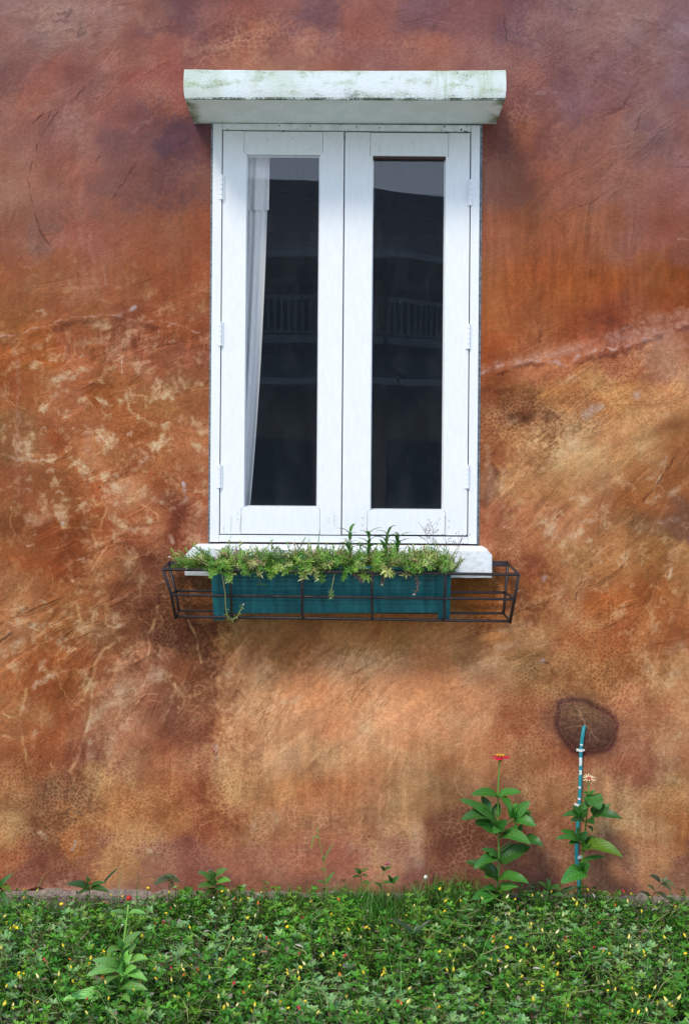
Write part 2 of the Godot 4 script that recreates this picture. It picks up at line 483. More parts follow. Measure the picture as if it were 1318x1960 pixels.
# One sweep of the trowel: an arc with bristle lines, crisp along one side and soft along the other.
func sweep(x: float, y: float, angle: float, length: float, width: float, bend: float, strength: float) -> void:
	var a: PackedFloat32Array = ink.trowel
	var seed_row := rf(0, 900)
	var steps := int(length * TS / 0.65)
	var half := int(width * TS / 0.65)
	var p := Vector2((x - X0) * TS, (y - Y0) * TS)
	var shift := rf(-0.15, 0.15)
	for k in steps:
		var t := k / float(steps)
		var dir := Vector2.from_angle(angle + bend * (t - 0.5))
		p += dir * 0.65
		var nrm := Vector2(-dir.y, dir.x)
		var along := smoothstep(0.0, 0.3, t) * smoothstep(1.0, 0.55, t)
		var wv := 1.0 + 0.3 * line_noise.get_noise_2d(k * 1.5, seed_row)
		for j in half:
			var s := j / float(half)
			var q := p + nrm * ((s - 0.5) * half * 0.65 * wv)
			var xx := int(q.x)
			var yy := int(q.y)
			if xx < 0 or yy < 0 or xx >= W or yy >= H: continue
			var bristle := line_noise.get_noise_2d(s * 340.0 * width / 24.0, seed_row + k * 0.14)
			var v := strength * along * smoothstep(0.0, 0.06 + maxf(shift, 0.0), s) * pow(1.0 - s, 0.8) * (0.62 + 1.5 * bristle)
			var n := yy * W + xx
			if absf(v) > absf(a[n]): a[n] = v
	ink.trowel = a

func draw_sweeps() -> void:
	# [centre x, y, spread x, y, angle in degrees, how many, length, width, strength]
	for g in [[120, 1230, 170, 110, -36, 80, 120, 16, 0.20], [140, 60, 150, 70, -16, 40, 110, 18, 0.12], [240, 250, 170, 90, -40, 36, 150, 24, 0.12], [120, 420, 140, 120, -70, 22, 160, 30, 0.10],
			[200, 560, 220, 60, -8, 30, 150, 14, 0.10], [200, 700, 210, 70, -24, 70, 90, 14, 0.18], [180, 880, 200, 120, -30, 70, 90, 18, 0.17], [200, 1050, 200, 80, -18, 40, 100, 16, 0.15],
			[250, 1380, 170, 90, -62, 50, 110, 18, 0.16], [620, 1300, 230, 90, -48, 60, 150, 24, 0.13], [700, 1420, 260, 80, -58, 50, 170, 30, 0.12], [640, 1560, 320, 60, -84, 60, 130, 22, 0.10],
			[1120, 760, 190, 60, -20, 36, 150, 20, 0.11], [1120, 880, 190, 90, -40, 40, 140, 26, 0.11], [1180, 1010, 140, 110, -52, 60, 90, 18, 0.16], [1000, 1000, 80, 110, -50, 30, 90, 18, 0.13], [1160, 1130, 150, 70, -30, 50, 100, 16, 0.16], [960, 1240, 90, 70, -24, 30, 130, 18, 0.17],
			[1210, 80, 110, 80, 24, 50, 110, 12, 0.13], [1150, 200, 160, 90, -38, 40, 150, 20, 0.11], [1150, 340, 160, 90, -46, 40, 160, 24, 0.11], [1110, 520, 200, 90, -86, 60, 140, 18, 0.11], [650, 60, 330, 60, -14, 44, 140, 18, 0.11],
			[1250, 1330, 80, 130, -70, 40, 120, 18, 0.15], [1150, 1560, 170, 110, -80, 50, 120, 18, 0.11], [120, 1560, 160, 90, -78, 40, 110, 20, 0.12]]:
		for k in g[5]:
			var s: float = g[8] * rf(0.5, 1.25) * (1.0 if rng.randf() < 0.62 else -0.9)
			sweep(rng.randfn(g[0], g[2] * 0.6) - g[6] * 0.4, rng.randfn(g[1], g[3] * 0.6), deg_to_rad(g[4] + rng.randfn(0, 12)), g[6] * rf(0.5, 1.4), g[7] * rf(0.5, 1.5), rf(-0.9, 0.5), s)
	# the broad curved bands right of the window
	for k in 16:
		sweep(905 + rf(-20, 60), 745 + k * 17.0, deg_to_rad(-24 - k * 1.6), rf(340, 470), rf(16, 34), rf(0.1, 0.6), rf(0.06, 0.13) * (1.0 if k % 3 else -1.0))

func knot(x: float, y: float) -> Vector2:      # how deep inside the round patch (grid units, negative outside), and its height across
	var outline := [1072, 1351, 1094, 1343, 1119, 1345, 1148, 1360, 1170, 1378, 1179, 1392, 1174, 1412, 1159, 1429, 1134, 1440, 1112, 1440, 1094, 1432, 1076, 1412, 1067, 1387]
	var best := 1e9
	var inside := false
	var p := Vector2(x, y)
	for k in range(0, outline.size(), 2):
		var a := Vector2(outline[k], outline[k + 1])
		var b := Vector2(outline[(k + 2) % outline.size()], outline[(k + 3) % outline.size()])
		best = minf(best, p.distance_to(Geometry2D.get_closest_point_to_segment(p, a, b)))
		if (a.y > y) != (b.y > y) and x < (b.x - a.x) * (y - a.y) / (b.y - a.y) + a.x:
			inside = not inside
	return Vector2(best if inside else -best, (y - 1343.0) / 97.0)

var LF := PackedFloat32Array()
var LY := {}
var tex_rows := []
var bump_rows := []

func paint_wall() -> StandardMaterial3D:
	line_noise = noise(77, 0.012, 3)
	list_stains_and_shade()
	# the broad colour of each place, on a coarse grid
	var fw := 138
	var fh := 180
	var field := PackedFloat32Array()
	field.resize(fw * fh * 3)
	for j in fh:
		for i in fw:
			var x := X0 + (i + 0.5) * 10.0
			var y := Y0 + (j + 0.5) * 10.0
			var wsum := 0.0
			var r := 0.0
			var g := 0.0
			var b := 0.0
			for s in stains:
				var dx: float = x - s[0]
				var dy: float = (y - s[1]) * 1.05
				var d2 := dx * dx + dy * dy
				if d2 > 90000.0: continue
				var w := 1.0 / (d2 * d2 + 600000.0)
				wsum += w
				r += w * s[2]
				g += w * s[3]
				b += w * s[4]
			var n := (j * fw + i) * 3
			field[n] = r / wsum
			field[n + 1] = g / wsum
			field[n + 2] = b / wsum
	LF = field
	for key in ["pale", "dark", "crack", "ridge", "lilac", "trowel"]:
		var a := PackedFloat32Array()
		a.resize(W * H)
		ink[key] = a
	draw_marks()
	draw_sweeps()
	var n1 := noise(1, 0.010, 4)
	LY.warp_x = layer(n1, W, H)
	n1 = noise(2, 0.010, 4)
	LY.warp_y = layer(n1, W, H)
	n1 = noise(3, 0.013, 5)
	n1.domain_warp_enabled = true
	n1.domain_warp_amplitude = 40.0
	n1.domain_warp_frequency = 0.01
	LY.cloud = layer(n1, W, H)
	n1 = noise(4, 0.022, 5)
	n1.domain_warp_enabled = true
	n1.domain_warp_amplitude = 45.0
	n1.domain_warp_frequency = 0.012
	LY.blotch = layer(n1, W, H)
	LY.mottle = layer(noise(5, 0.085, 5), W, H)
	LY.grain = layer(noise(6, 0.32, 3), W, H)
	LY.drag = layer(noise(7, 0.06, 4), W, H / 9)
	LY.hue = layer(noise(8, 0.007, 4), W, H)
	for c in [["cell_fine", 9, 0.15, 5.0], ["cell_mid", 10, 0.105, 6.0], ["cell_big", 21, 0.024, 26.0]]:
		var n := FastNoiseLite.new()
		n.seed = c[1]
		n.noise_type = FastNoiseLite.TYPE_CELLULAR
		n.frequency = c[2]
		n.fractal_type = FastNoiseLite.FRACTAL_NONE
		n.cellular_return_type = FastNoiseLite.RETURN_DISTANCE2_SUB
		n.cellular_jitter = 0.95
		n.domain_warp_enabled = true
		n.domain_warp_amplitude = c[3]
		n.domain_warp_frequency = 0.02
		n.domain_warp_fractal_octaves = 3
		LY[c[0]] = layer(n, W, H)
	# diagonal trowel strokes: noise drawn out along x, looked up at a slant
	LY.slant = layer(noise(22, 0.05, 4), 220, 2048, 2048, 2048)
	LY.at_fine = spread_map([110, 1560, 330, 110, 0.8, 420, 1490, 60, 110, 0.9, 330, 1130, 130, 190, 0.45, 1020, 810, 150, 60, 0.85, 1200, 730, 120, 70, 0.7, 1090, 1290, 170, 130, 0.75, 1180, 1560, 170, 120, 0.6, 1010, 1420, 80, 160, 0.55, 260, 880, 160, 120, 0.35, 1000, 110, 110, 90, 0.4, 260, 160, 150, 60, 0.3, 970, 1080, 60, 60, 0.5], 0.04)
	LY.at_mid = spread_map([260, 1615, 110, 45, 0.8, 90, 1590, 120, 60, 0.5, 560, 1590, 140, 60, 0.75, 740, 1610, 110, 40, 0.6, 900, 1600, 70, 80, 0.7, 1080, 1620, 120, 60, 0.5, 480, 80, 90, 50, 0.8, 700, 90, 160, 40, 0.35, 985, 180, 35, 60, 0.9, 1200, 760, 110, 50, 0.75, 960, 1230, 0.1, 0.1, 0.0, 1040, 1270, 60, 50, 0.6, 390, 1420, 60, 110, 0.5, 300, 1060, 60, 50, 0.5, 300, 190, 40, 40, 0.6], 0.0)
	LY.at_big = spread_map([300, 1130, 130, 120, 0.7, 380, 1380, 60, 110, 0.75, 60, 1420, 70, 80, 0.45, 240, 1000, 120, 80, 0.5, 180, 1290, 120, 140, 0.45], 0.0)
	LY.at_blotch = spread_map([210, 830, 260, 240, 1.0, 110, 1230, 160, 130, 0.75, 1130, 1000, 190, 190, 0.6, 1230, 1100, 120, 120, 0.7, 190, 670, 200, 45, 0.75, 150, 60, 160, 60, 0.3, 1290, 1300, 70, 200, 0.5, 270, 1330, 110, 90, 0.6, 480, 90, 150, 50, 0.4, 1000, 560, 10, 10, 0.0], 0.06)
	LY.at_slant = spread_map([90, 1240, 190, 150, 1.0, 650, 1330, 330, 150, 0.55, 1130, 960, 220, 190, 0.8, 960, 1230, 90, 100, 0.9, 150, 60, 160, 60, 0.45, 1200, 90, 160, 110, 0.5, 1230, 1150, 140, 120, 0.6, 200, 400, 240, 200, 0.35], 0.12)
	LY.at_drag = spread_map([1110, 540, 240, 110, 0.8, 200, 560, 250, 90, 0.45, 650, 1500, 300, 130, 0.7, 300, 660, 120, 50, 0.9, 1180, 1560, 180, 130, 0.7, 100, 1480, 160, 120, 0.4, 930, 480, 40, 260, 0.8], 0.2)
	for y in H:
		tex_rows.append(null)
		bump_rows.append(null)
	var job := WorkerThreadPool.add_group_task(paint_row, H, 4, true)
	WorkerThreadPool.wait_for_group_task_completion(job)
	var all := PackedByteArray()
	var bumps := PackedByteArray()
	for y in H:
		all.append_array(tex_rows[y])
		bumps.append_array(bump_rows[y])
	var m := mat("plaster", Color.WHITE, 0.8, 0.24)
	m.albedo_texture = tex(Image.create_from_data(W, H, false, Image.FORMAT_RGB8, all))
	m.heightmap_enabled = true
	m.heightmap_texture = tex(Image.create_from_data(W, H, false, Image.FORMAT_L8, bumps))
	m.heightmap_scale = 0.7
	ink.clear()
	LY.clear()
	return m

func paint_row(j: int) -> void:
	var row := PackedByteArray()
	row.resize(W * 3)
	var bump := PackedByteArray()
	bump.resize(W)
	var wx_: PackedByteArray = LY.warp_x
	var wy_: PackedByteArray = LY.warp_y
	var cloud_: PackedByteArray = LY.cloud
	var blotch_: PackedByteArray = LY.blotch
	var mottle_: PackedByteArray = LY.mottle
	var grain_: PackedByteArray = LY.grain
	var drag_: PackedByteArray = LY.drag
	var hue_: PackedByteArray = LY.hue
	var fine_: PackedByteArray = LY.cell_fine
	var mid_: PackedByteArray = LY.cell_mid
	var big_: PackedByteArray = LY.cell_big
	var slant_: PackedByteArray = LY.slant
	var af: PackedByteArray = LY.at_fine
	var am: PackedByteArray = LY.at_mid
	var ab: PackedByteArray = LY.at_big
	var abl: PackedByteArray = LY.at_blotch
	var asl: PackedByteArray = LY.at_slant
	var adr: PackedByteArray = LY.at_drag
	var i_pale: PackedFloat32Array = ink.pale
	var i_dark: PackedFloat32Array = ink.dark
	var i_crack: PackedFloat32Array = ink.crack
	var i_ridge: PackedFloat32Array = ink.ridge
	var i_lilac: PackedFloat32Array = ink.lilac
	var trow: PackedFloat32Array = ink.trowel
	var y := Y0 + (j + 0.5) / TS
	for i in W:
		var n := j * W + i
		var x := X0 + (i + 0.5) / TS
		var wx := (wx_[n] - 128) * 0.30
		var wy := (wy_[n] - 128) * 0.30
		# broad colour, looked up at a wandering place so that its borders are ragged
		var mottle := (mottle_[n] - 128) / 128.0
		var grain := (grain_[n] - 128) / 128.0
		var fx := clampf((x + wx + mottle * 20.0 + grain * 7.0 - X0) / 10.0 - 0.5, 0.0, 136.9)
		var fy := clampf((y + wy + mottle * 14.0 - grain * 9.0 - Y0) / 10.0 - 0.5, 0.0, 178.9)
		var ix := int(fx)
		var iy := int(fy)
		var tx := fx - ix
		var ty := fy - iy
		var a := (iy * 138 + ix) * 3
		var b := a + 414
		var w00 := (1.0 - tx) * (1.0 - ty)
		var w10 := tx * (1.0 - ty)
		var w01 := (1.0 - tx) * ty
		var w11 := tx * ty
		var r := LF[a] * w00 + LF[a + 3] * w10 + LF[b] * w01 + LF[b + 3] * w11
		var g := LF[a + 1] * w00 + LF[a + 4] * w10 + LF[b + 1] * w01 + LF[b + 4] * w11
		var bl := LF[a + 2] * w00 + LF[a + 5] * w10 + LF[b + 2] * w01 + LF[b + 5] * w11
		var cloud := (cloud_[n] - 128) / 128.0
		var hue := (hue_[n] - 128) / 128.0
		# trowel strokes that rise to the right
		var rx := int((i * 0.80 - j * 0.60) + 4096) & 2047
		var ry := int(i * 0.60 + j * 0.80) & 2047
		var slant := (slant_[ry * 2048 + rx] - 128) / 128.0 * asl[n] / 255.0
		var drag := (drag_[n] - 128) / 128.0 * adr[n] / 255.0
		if hue > 0.0:
			g *= 1.0 - 0.07 * hue
			bl *= 1.0 - 0.12 * hue
		else:
			g *= 1.0 - 0.10 * hue
			bl *= 1.0 - 0.14 * hue
		# borders between coats: the smooth panel under the planter, and the damp corner left of the tall zinnia
		var e1 := smoothstep(424.0, 410.0, x + mottle * 5.0 + grain * 3.0) * smoothstep(1175.0, 1215.0, y) * smoothstep(1470.0, 1400.0, y + cloud * 30.0) * smoothstep(250.0, 340.0, x)
		var e2 := smoothstep(806.0, 822.0, x + mottle * 5.0 + grain * 3.0) * smoothstep(1525.0, 1560.0, y + cloud * 20.0) * smoothstep(960.0, 860.0, x)
		var e3 := maxf(e1 * 0.75, e2 * 0.5)
		r *= 1.0 - 0.20 * e3
		g *= 1.0 - 0.27 * e3
		bl *= 1.0 - 0.26 * e3
		var calm := lerpf(0.62, 1.0, smoothstep(560.0, 680.0, y))
		# more pigment where dark, thinner where pale
		var tr := trow[n]
		var k := 1.0 + calm * (0.10 * cloud + 0.12 * mottle * (0.8 + 0.5 * cloud)) + 0.15 * grain + 0.75 * tr + 0.10 * slant * (0.5 + 1.2 * absf(cloud)) + 0.15 * drag
		r *= 1.0 + (k - 1.0) * 0.85
		g *= k
		bl *= 1.0 + (k - 1.0) * 1.15
		# lime bloom in soft-edged blotches
		var bm := clampf((blotch_[n] / 255.0 + 0.10 * slant + 0.05 * mottle + 0.6 * maxf(tr, -0.1) - 0.585) / 0.22, 0.0, 1.0) * abl[n] / 255.0
		bm = bm * clampf(0.66 + 0.40 * mottle + 0.25 * grain + 0.7 * cloud, 0.1, 0.95)
		if bm > 0.0:
			r += (0.80 - r) * bm
			g += (0.66 - g) * bm
			bl += (0.49 - bl) * bm
		# crackle
		var cr := 0.0
		var f := fine_[n] / 255.0
		if f < 0.30: cr = (1.0 - f / 0.30) * af[n] / 255.0 * 1.25
		f = mid_[n] / 255.0
		if f < 0.20: cr = maxf(cr, (1.0 - f / 0.20) * am[n] / 255.0 * 1.25)
		f = big_[n] / 255.0
		if f < 0.09: cr = maxf(cr, (1.0 - f / 0.09) * ab[n] / 255.0 * 1.2)
		cr *= clampf(0.75 + 0.9 * cloud + 0.3 * mottle, 0.0, 1.0)
		cr = maxf(cr, i_crack[n])
		if cr > 0.0:
			var t := minf(cr, 1.0) * 0.84
			r += (minf(1.0, r * 0.5 + 0.46) - r) * t
			g += (minf(1.0, g * 0.6 + 0.34) - g) * t
			bl += (minf(1.0, bl * 0.65 + 0.22) - bl) * t
		var pl := i_pale[n] * (0.75 + 0.4 * mottle + 0.3 * grain)
		if pl > 0.0:
			r += (0.79 - r) * pl
			g += (0.66 - g) * pl
			bl += (0.54 - bl) * pl
		pl = i_ridge[n] * (0.8 + 0.5 * mottle + 0.4 * grain)
		if pl > 0.0:
			r += (0.72 - r) * pl
			g += (0.52 - g) * pl
			bl += (0.44 - bl) * pl
		pl = i_lilac[n] * (0.8 + 0.4 * mottle)
		if pl > 0.0:
			r += (0.72 - r) * pl
			g += (0.64 - g) * pl
			bl += (0.64 - bl) * pl
		pl = i_dark[n]
		if pl > 0.0:
			r *= 1.0 - 0.45 * pl
			g *= 1.0 - 0.52 * pl
			bl *= 1.0 - 0.48 * pl
		var lift := 128.0 + 150.0 * tr + 26.0 * mottle + 20.0 * grain + 40.0 * cloud + 30.0 * slant + 16.0 * drag - 40.0 * cr - 60.0 * i_dark[n] + 46.0 * i_ridge[n]
		# the round patch where the hose comes out of the wall
		if x > 1030.0 and x < 1220.0 and y > 1305.0 and y < 1475.0:
			var q := knot(x + wx * 0.15 - 3.5, y + wy * 0.15 + 3.5)
			if q.x > 0.0:
				var t := clampf(q.x / 5.0, 0.0, 1.0) * 0.95
				var u := clampf(q.y + 0.25 * cloud, 0.0, 1.0)
				var z := 1.0 + 0.22 * mottle + 0.15 * grain + 0.07 * sin(y * 0.8 + wx * 0.35) * (1.0 - u)
				r += (lerpf(0.47, 0.35, u) * z - r) * t
				g += (lerpf(0.325, 0.205, u) * z - g) * t
				bl += (lerpf(0.215, 0.165, u) * z - bl) * t
				var vein := i_crack[n] * 0.5 + cr * 0.12
				r += 0.17 * vein
				g += 0.15 * vein
				bl += 0.12 * vein
				lift += 30.0 * t
			var edge := exp(-pow((q.x + 2.0) / (5.0 if q.x > -2.0 else 8.0), 2.0)) * (0.80 + 0.3 * mottle)
			edge = maxf(edge, 0.30 * exp(-pow(minf(q.x, 0.0) / 20.0, 2.0)) * smoothstep(1.0, -1.0, q.x))
			r *= 1.0 - 0.50 * edge
			g *= 1.0 - 0.56 * edge
			bl *= 1.0 - 0.42 * edge
		var mauve_mix := lerpf(0.09, 0.02, smoothstep(200.0, 620.0, y))     # mixed towards mauve, most at the top
		r += (0.52 - r) * mauve_mix
		g += (0.41 - g) * mauve_mix
		bl += (0.43 - bl) * mauve_mix
		var grit := 1.0 + (float((i * 7919 + j * 104729 + (i * j) * 31) & 255) / 255.0 - 0.5) * 0.10
		grit *= lerpf(0.925, 0.985, smoothstep(300.0, 1250.0, y))
		var punch := lerpf(1.0, 1.15, smoothstep(450.0, 700.0, y))
		r = (r - 0.60) * punch + 0.60
		g = (g - 0.37) * punch + 0.37
		bl = (bl - 0.235) * punch + 0.235
		var foot := 1.0 + 0.10 * smoothstep(1600.0, 1660.0, y)
		r *= foot
		g *= foot * lerpf(1.0, 1.05, smoothstep(1600.0, 1660.0, y))
		bl *= foot
		var lum := (r * 0.3 + g * 0.55 + bl * 0.15)
		r = lerpf(r, lum, 0.08) * grit
		g = lerpf(g, lum, 0.08) * grit
		bl = lerpf(bl, lum, 0.08) * grit
		row[i * 3] = int(clampf(r, 0.04, 0.97) * 255.0)
		row[i * 3 + 1] = int(clampf(g, 0.03, 0.97) * 255.0)
		row[i * 3 + 2] = int(clampf(bl, 0.02, 0.97) * 255.0)
		bump[i] = int(clampf(lift, 0.0, 255.0))
	tex_rows[j] = row
	bump_rows[j] = bump

func draw_marks() -> void:
	# cracks that show as pale veins, lower left
	stroke("crack", [302, 1160, 294, 1187, 284, 1213, 284, 1240, 282, 1270], 6, 0.75)
	stroke("crack", [277, 1227, 260, 1247, 245, 1258], 4, 0.6)
	stroke("crack", [222, 1227, 200, 1240, 185, 1260, 180, 1284, 174, 1304, 162, 1320, 160, 1340, 144, 1350], 7, 0.8)
	stroke("crack", [174, 1304, 175, 1334, 174, 1360, 164, 1394, 154, 1427, 147, 1454, 137, 1474, 144, 1494], 7, 0.85)
	stroke("crack", [200, 1173, 203, 1193, 220, 1203, 223, 1220], 5, 0.6)
	stroke("crack", [361, 1187, 371, 1213, 381, 1247, 387, 1270], 7, 0.7)
	stroke("crack", [150, 1160, 154, 1187, 174, 1203, 172, 1217], 8, 0.6)
	stroke("crack", [7, 1367, 30, 1374, 40, 1394, 47, 1427, 53, 1460, 55, 1480], 6, 0.75)
	stroke("crack", [40, 1365, 52, 1320, 40, 1360], 8, 0.6)
	stroke("crack", [90, 1420, 97, 1444, 100, 1464, 107, 1480], 5, 0.6)
	stroke("crack", [0, 1405, 15, 1412, 40, 1412], 6, 0.6)
	stroke("crack", [120, 957, 143, 954, 165, 954, 188, 961, 204, 965], 5, 0.65)
	stroke("crack", [234, 959, 257, 958, 275, 967, 284, 973, 302, 988, 306, 1002], 5, 0.6)
	stroke("crack", [206, 970, 197, 988, 190, 1013], 6, 0.6)
	stroke("crack", [120, 1011, 143, 1009, 165, 1010, 188, 1013], 6, 0.6)
	stroke("crack", [330, 1310, 350, 1330, 352, 1350, 340, 1365], 6, 0.6)
	stroke("crack", [340, 1352, 360, 1362, 395, 1345, 415, 1352], 6, 0.6)
	stroke("crack", [332, 1480, 334, 1455, 365, 1450, 372, 1470], 5, 0.55)
	stroke("crack", [365, 1450, 395, 1440, 410, 1420], 5, 0.55)
	stroke("crack", [545, 1395, 560, 1380, 530, 1400], 2, 0.2)
	stroke("crack", [1106, 1354, 1110, 1372, 1118, 1388, 1130, 1398, 1124, 1420], 3, 0.9)
	stroke("crack", [1120, 1382, 1134, 1374, 1150, 1380, 1168, 1376], 2.5, 0.7)
	stroke("crack", [1080, 1392, 1096, 1386, 1114, 1390], 2.5, 0.7)
	stroke("crack", [1132, 1398, 1140, 1416, 1160, 1420], 3, 0.8)
	stroke("crack", [1140, 1416, 1134, 1436], 2.5, 0.6)
	stroke("crack", [1084, 1372, 1100, 1366], 2, 0.6)
	# lime streaks
	stroke("pale", [258, 1172, 240, 1190, 226, 1201], 9, 0.55, 0.7)
	stroke("pale", [300, 1285, 270, 1300, 230, 1325, 205, 1350, 190, 1365], 34, 0.34, 0.9)
	stroke("pale", [310, 1290, 285, 1300], 18, 0.4, 0.9)
	stroke("pale", [172, 1380, 164, 1400, 170, 1430, 172, 1460], 12, 0.5, 0.9)
	stroke("pale", [215, 1395, 212, 1425, 208, 1460], 14, 0.35, 0.9)
	stroke("pale", [68, 1400, 62, 1430], 14, 0.4, 0.9)
	stroke("pale", [100, 1295, 62, 1313], 12, 0.5, 0.7)
	stroke("pale", [90, 1265, 74, 1278], 14, 0.45, 0.9)
	stroke("pale", [132, 1222, 112, 1230], 18, 0.4, 0.9)
	stroke("pale", [20, 1245, 40, 1225], 14, 0.4, 0.9)
	stroke("pale", [46, 1350, 34, 1368], 10, 0.45, 0.9)
	stroke("pale", [76, 1188, 50, 1205], 10, 0.4, 0.9)
	stroke("pale", [233, 682, 233, 714], 2.4, 0.95, 0.1)
	stroke("pale", [222, 932, 245, 925], 30, 0.5, 0.9)
	stroke("pale", [120, 957, 130, 956], 14, 0.6, 0.6)
	stroke("pale", [193, 952, 199, 955], 14, 0.6, 0.6)
	stroke("pale", [218, 964, 224, 962], 11, 0.6, 0.6)
	stroke("pale", [242, 1013, 275, 1015, 300, 1020], 12, 0.45, 0.9)
	stroke("pale", [322, 1025, 328, 1036], 9, 0.55, 0.7)
	stroke("pale", [188, 840, 194, 848], 10, 0.6, 0.6)
	stroke("pale", [258, 900, 275, 884, 292, 878], 12, 0.45, 0.9)
	stroke("pale", [325, 862, 332, 870], 10, 0.55, 0.7)
	stroke("pale", [3, 868, 30, 876, 66, 880], 7, 0.5, 0.8)
	stroke("pale", [105, 730, 120, 718], 14, 0.5, 0.9)
	stroke("pale", [96, 764, 104, 758], 13, 0.5, 0.9)
	stroke("pale", [30, 672, 75, 662], 14, 0.45, 0.9)
	stroke("pale", [150, 660, 200, 648], 16, 0.4, 0.9)
	stroke("pale", [240, 655, 250, 640], 18, 0.35, 0.9)
	stroke("pale", [60, 995, 110, 985], 22, 0.35, 0.9)
	stroke("pale", [20, 20, 150, 12], 40, 0.12, 0.9)
	stroke("pale", [185, 45, 235, 12], 6, 0.3, 0.9)
	stroke("pale", [65, 60, 170, 62], 26, 0.16, 0.9)
	stroke("pale", [45, 210, 90, 202], 14, 0.22, 0.9)
	stroke("pale", [245, 252, 300, 220], 8, 0.22, 0.9)
	stroke("pale", [1105, 975, 1122, 955], 16, 0.45, 0.9)
	stroke("pale", [1108, 1000, 1135, 992], 11, 0.5, 0.8)
	stroke("pale", [1040, 1020, 1065, 1005], 15, 0.42, 0.9)
	stroke("pale", [1085, 1025, 1110, 1018], 14, 0.45, 0.9)
	stroke("pale", [1271, 890, 1258, 918, 1246, 937], 5, 0.55, 0.5)
	stroke("pale", [1240, 915, 1262, 890, 1285, 862], 9, 0.35, 0.9)
	stroke("pale", [1287, 1080, 1277, 1105], 6, 0.6, 0.5)
	stroke("pale", [1278, 950, 1300, 935], 12, 0.4, 0.9)
	stroke("pale", [1100, 1085, 1098, 1070], 6, 0.4, 0.9)
	stroke("pale", [960, 815, 985, 800], 10, 0.25, 0.9)
	stroke("pale", [955, 935, 965, 895], 9, 0.3, 0.9)
	stroke("pale", [932, 1000, 938, 920, 930, 850], 12, 0.3, 0.8)
	stroke("pale", [1085, 865, 1100, 850], 40, 0.22, 0.9)
	stroke("pale", [1120, 715, 1060, 735], 12, 0.3, 0.8)
	stroke("pale", [950, 1235, 985, 1232], 16, 0.36, 0.9)
	stroke("pale", [1010, 1190, 960, 1212], 14, 0.3, 0.9)
	stroke("pale", [1282, 1250, 1300, 1235], 26, 0.3, 0.9)
	stroke("pale", [1280, 1290, 1295, 1288], 14, 0.45, 0.8)
	stroke("pale", [78, 1590, 86, 1605], 12, 0.5, 0.9)
	stroke("pale", [285, 1625, 292, 1650], 9, 0.45, 0.9)
	stroke("pale", [490, 1560, 486, 1590], 10, 0.3, 0.9)
	stroke("pale", [525, 1555, 530, 1590], 12, 0.3, 0.9)
	stroke("pale", [670, 1625, 676, 1600], 14, 0.35, 0.9)
	stroke("pale", [795, 1560, 800, 1650], 26, 0.28, 0.9)
	stroke("pale", [512, 1360, 516, 1350], 14, 0.4, 0.9)
	stroke("pale", [540, 1345, 582, 1330], 11, 0.32, 0.9)
	stroke("pale", [432, 1275, 436, 1290], 22, 0.25, 0.9)
	stroke("pale", [550, 1450, 545, 1460], 46, 0.22, 0.9)
	stroke("pale", [700, 1390, 680, 1420], 20, 0.18, 0.9)
	for q in [[157, 190, 155, 300, 154, 420, 160, 560, 15, 0.22], [172, 440, 182, 540, 184, 541, 188, 548, 9, 0.25], [198, 510, 203, 545, 204, 546, 205, 548, 6, 0.4], [36, 690, 35, 760, 34, 830, 33, 905, 9, 0.30], [165, 800, 168, 870, 164, 940, 163, 1010, 14, 0.24], [152, 390, 160, 470, 158, 471, 156, 500, 12, 0.2]]:
		stroke("ridge", q.slice(0, 8), q[8], q[9], 0.7)
	for k in 46:                # short drawn-down combs under the torn edge
		var x := rf(120, 398)
		var y := 640.0 + rf(-18, 30)
		stroke("pale" if k % 2 else "dark", [x, y, x + rf(-1.5, 1.5), y + rf(10, 34)], rf(1.4, 3.0), rf(0.15, 0.4), 0.3)
	for k in 40:                # fine trowel drags, upper corners
		var x := rf(30, 240) if k % 2 else rf(1090, 1300)
		var y := rf(10, 110)
		stroke("pale" if k % 3 else "dark", [x, y, x + rf(14, 50), y - rf(-6, 12)], rf(1.5, 4.0), rf(0.10, 0.26), 0.8)
	# bluish chips
	stroke("lilac", [230, 600, 245, 590, 258, 588], 12, 0.7, 0.6)
	stroke("lilac", [350, 924, 354, 940, 356, 955], 9, 0.75, 0.4)
	stroke("lilac", [216, 824, 214, 822], 6, 0.6, 0.4)
	stroke("lilac", [119, 1001, 121, 1002], 7, 0.6, 0.4)
	stroke("lilac", [1120, 790, 1150, 780], 20, 0.4, 0.9)
	stroke("lilac", [1210, 765, 1222, 755], 12, 0.5, 0.9)
	stroke("lilac", [1018, 1080, 1024, 1092], 13, 0.55, 0.8)
	stroke("lilac", [1038, 1105, 1036, 1122], 9, 0.4, 0.8)
	stroke("lilac", [414, 1430, 412, 1452], 11, 0.5, 0.7)
	stroke("lilac", [1033, 1268, 1040, 1264], 12, 0.5, 0.8)
	stroke("lilac", [1220, 1010, 1310, 985], 12, 0.2, 0.9)
	stroke("lilac", [142, 1607, 140, 1628], 6, 0.5, 0.8)
	stroke("lilac", [1297, 457, 1318, 456], 3, 0.5, 0.4)
	stroke("lilac", [1025, 180, 1060, 176], 7, 0.25, 0.8)
	# torn edge of the upper coat, left and right
	stroke("ridge", [-30, 650, 0, 645, 30, 643, 60, 632, 90, 625, 120, 612, 150, 607, 185, 604, 220, 603, 245, 610], 5, 0.55, 0.5)
	stroke("ridge", [245, 610, 275, 616, 310, 615, 345, 622, 370, 632, 395, 640], 5, 0.5, 0.5)
	stroke("dark", [60, 645, 100, 632, 150, 618, 220, 613, 300, 628], 11, 0.26, 0.9)
	stroke("ridge", [918, 712, 950, 704, 1000, 693, 1040, 688, 1080, 698, 1110, 680, 1140, 670, 1180, 664, 1215, 656, 1240, 648], 9, 0.8, 0.8)
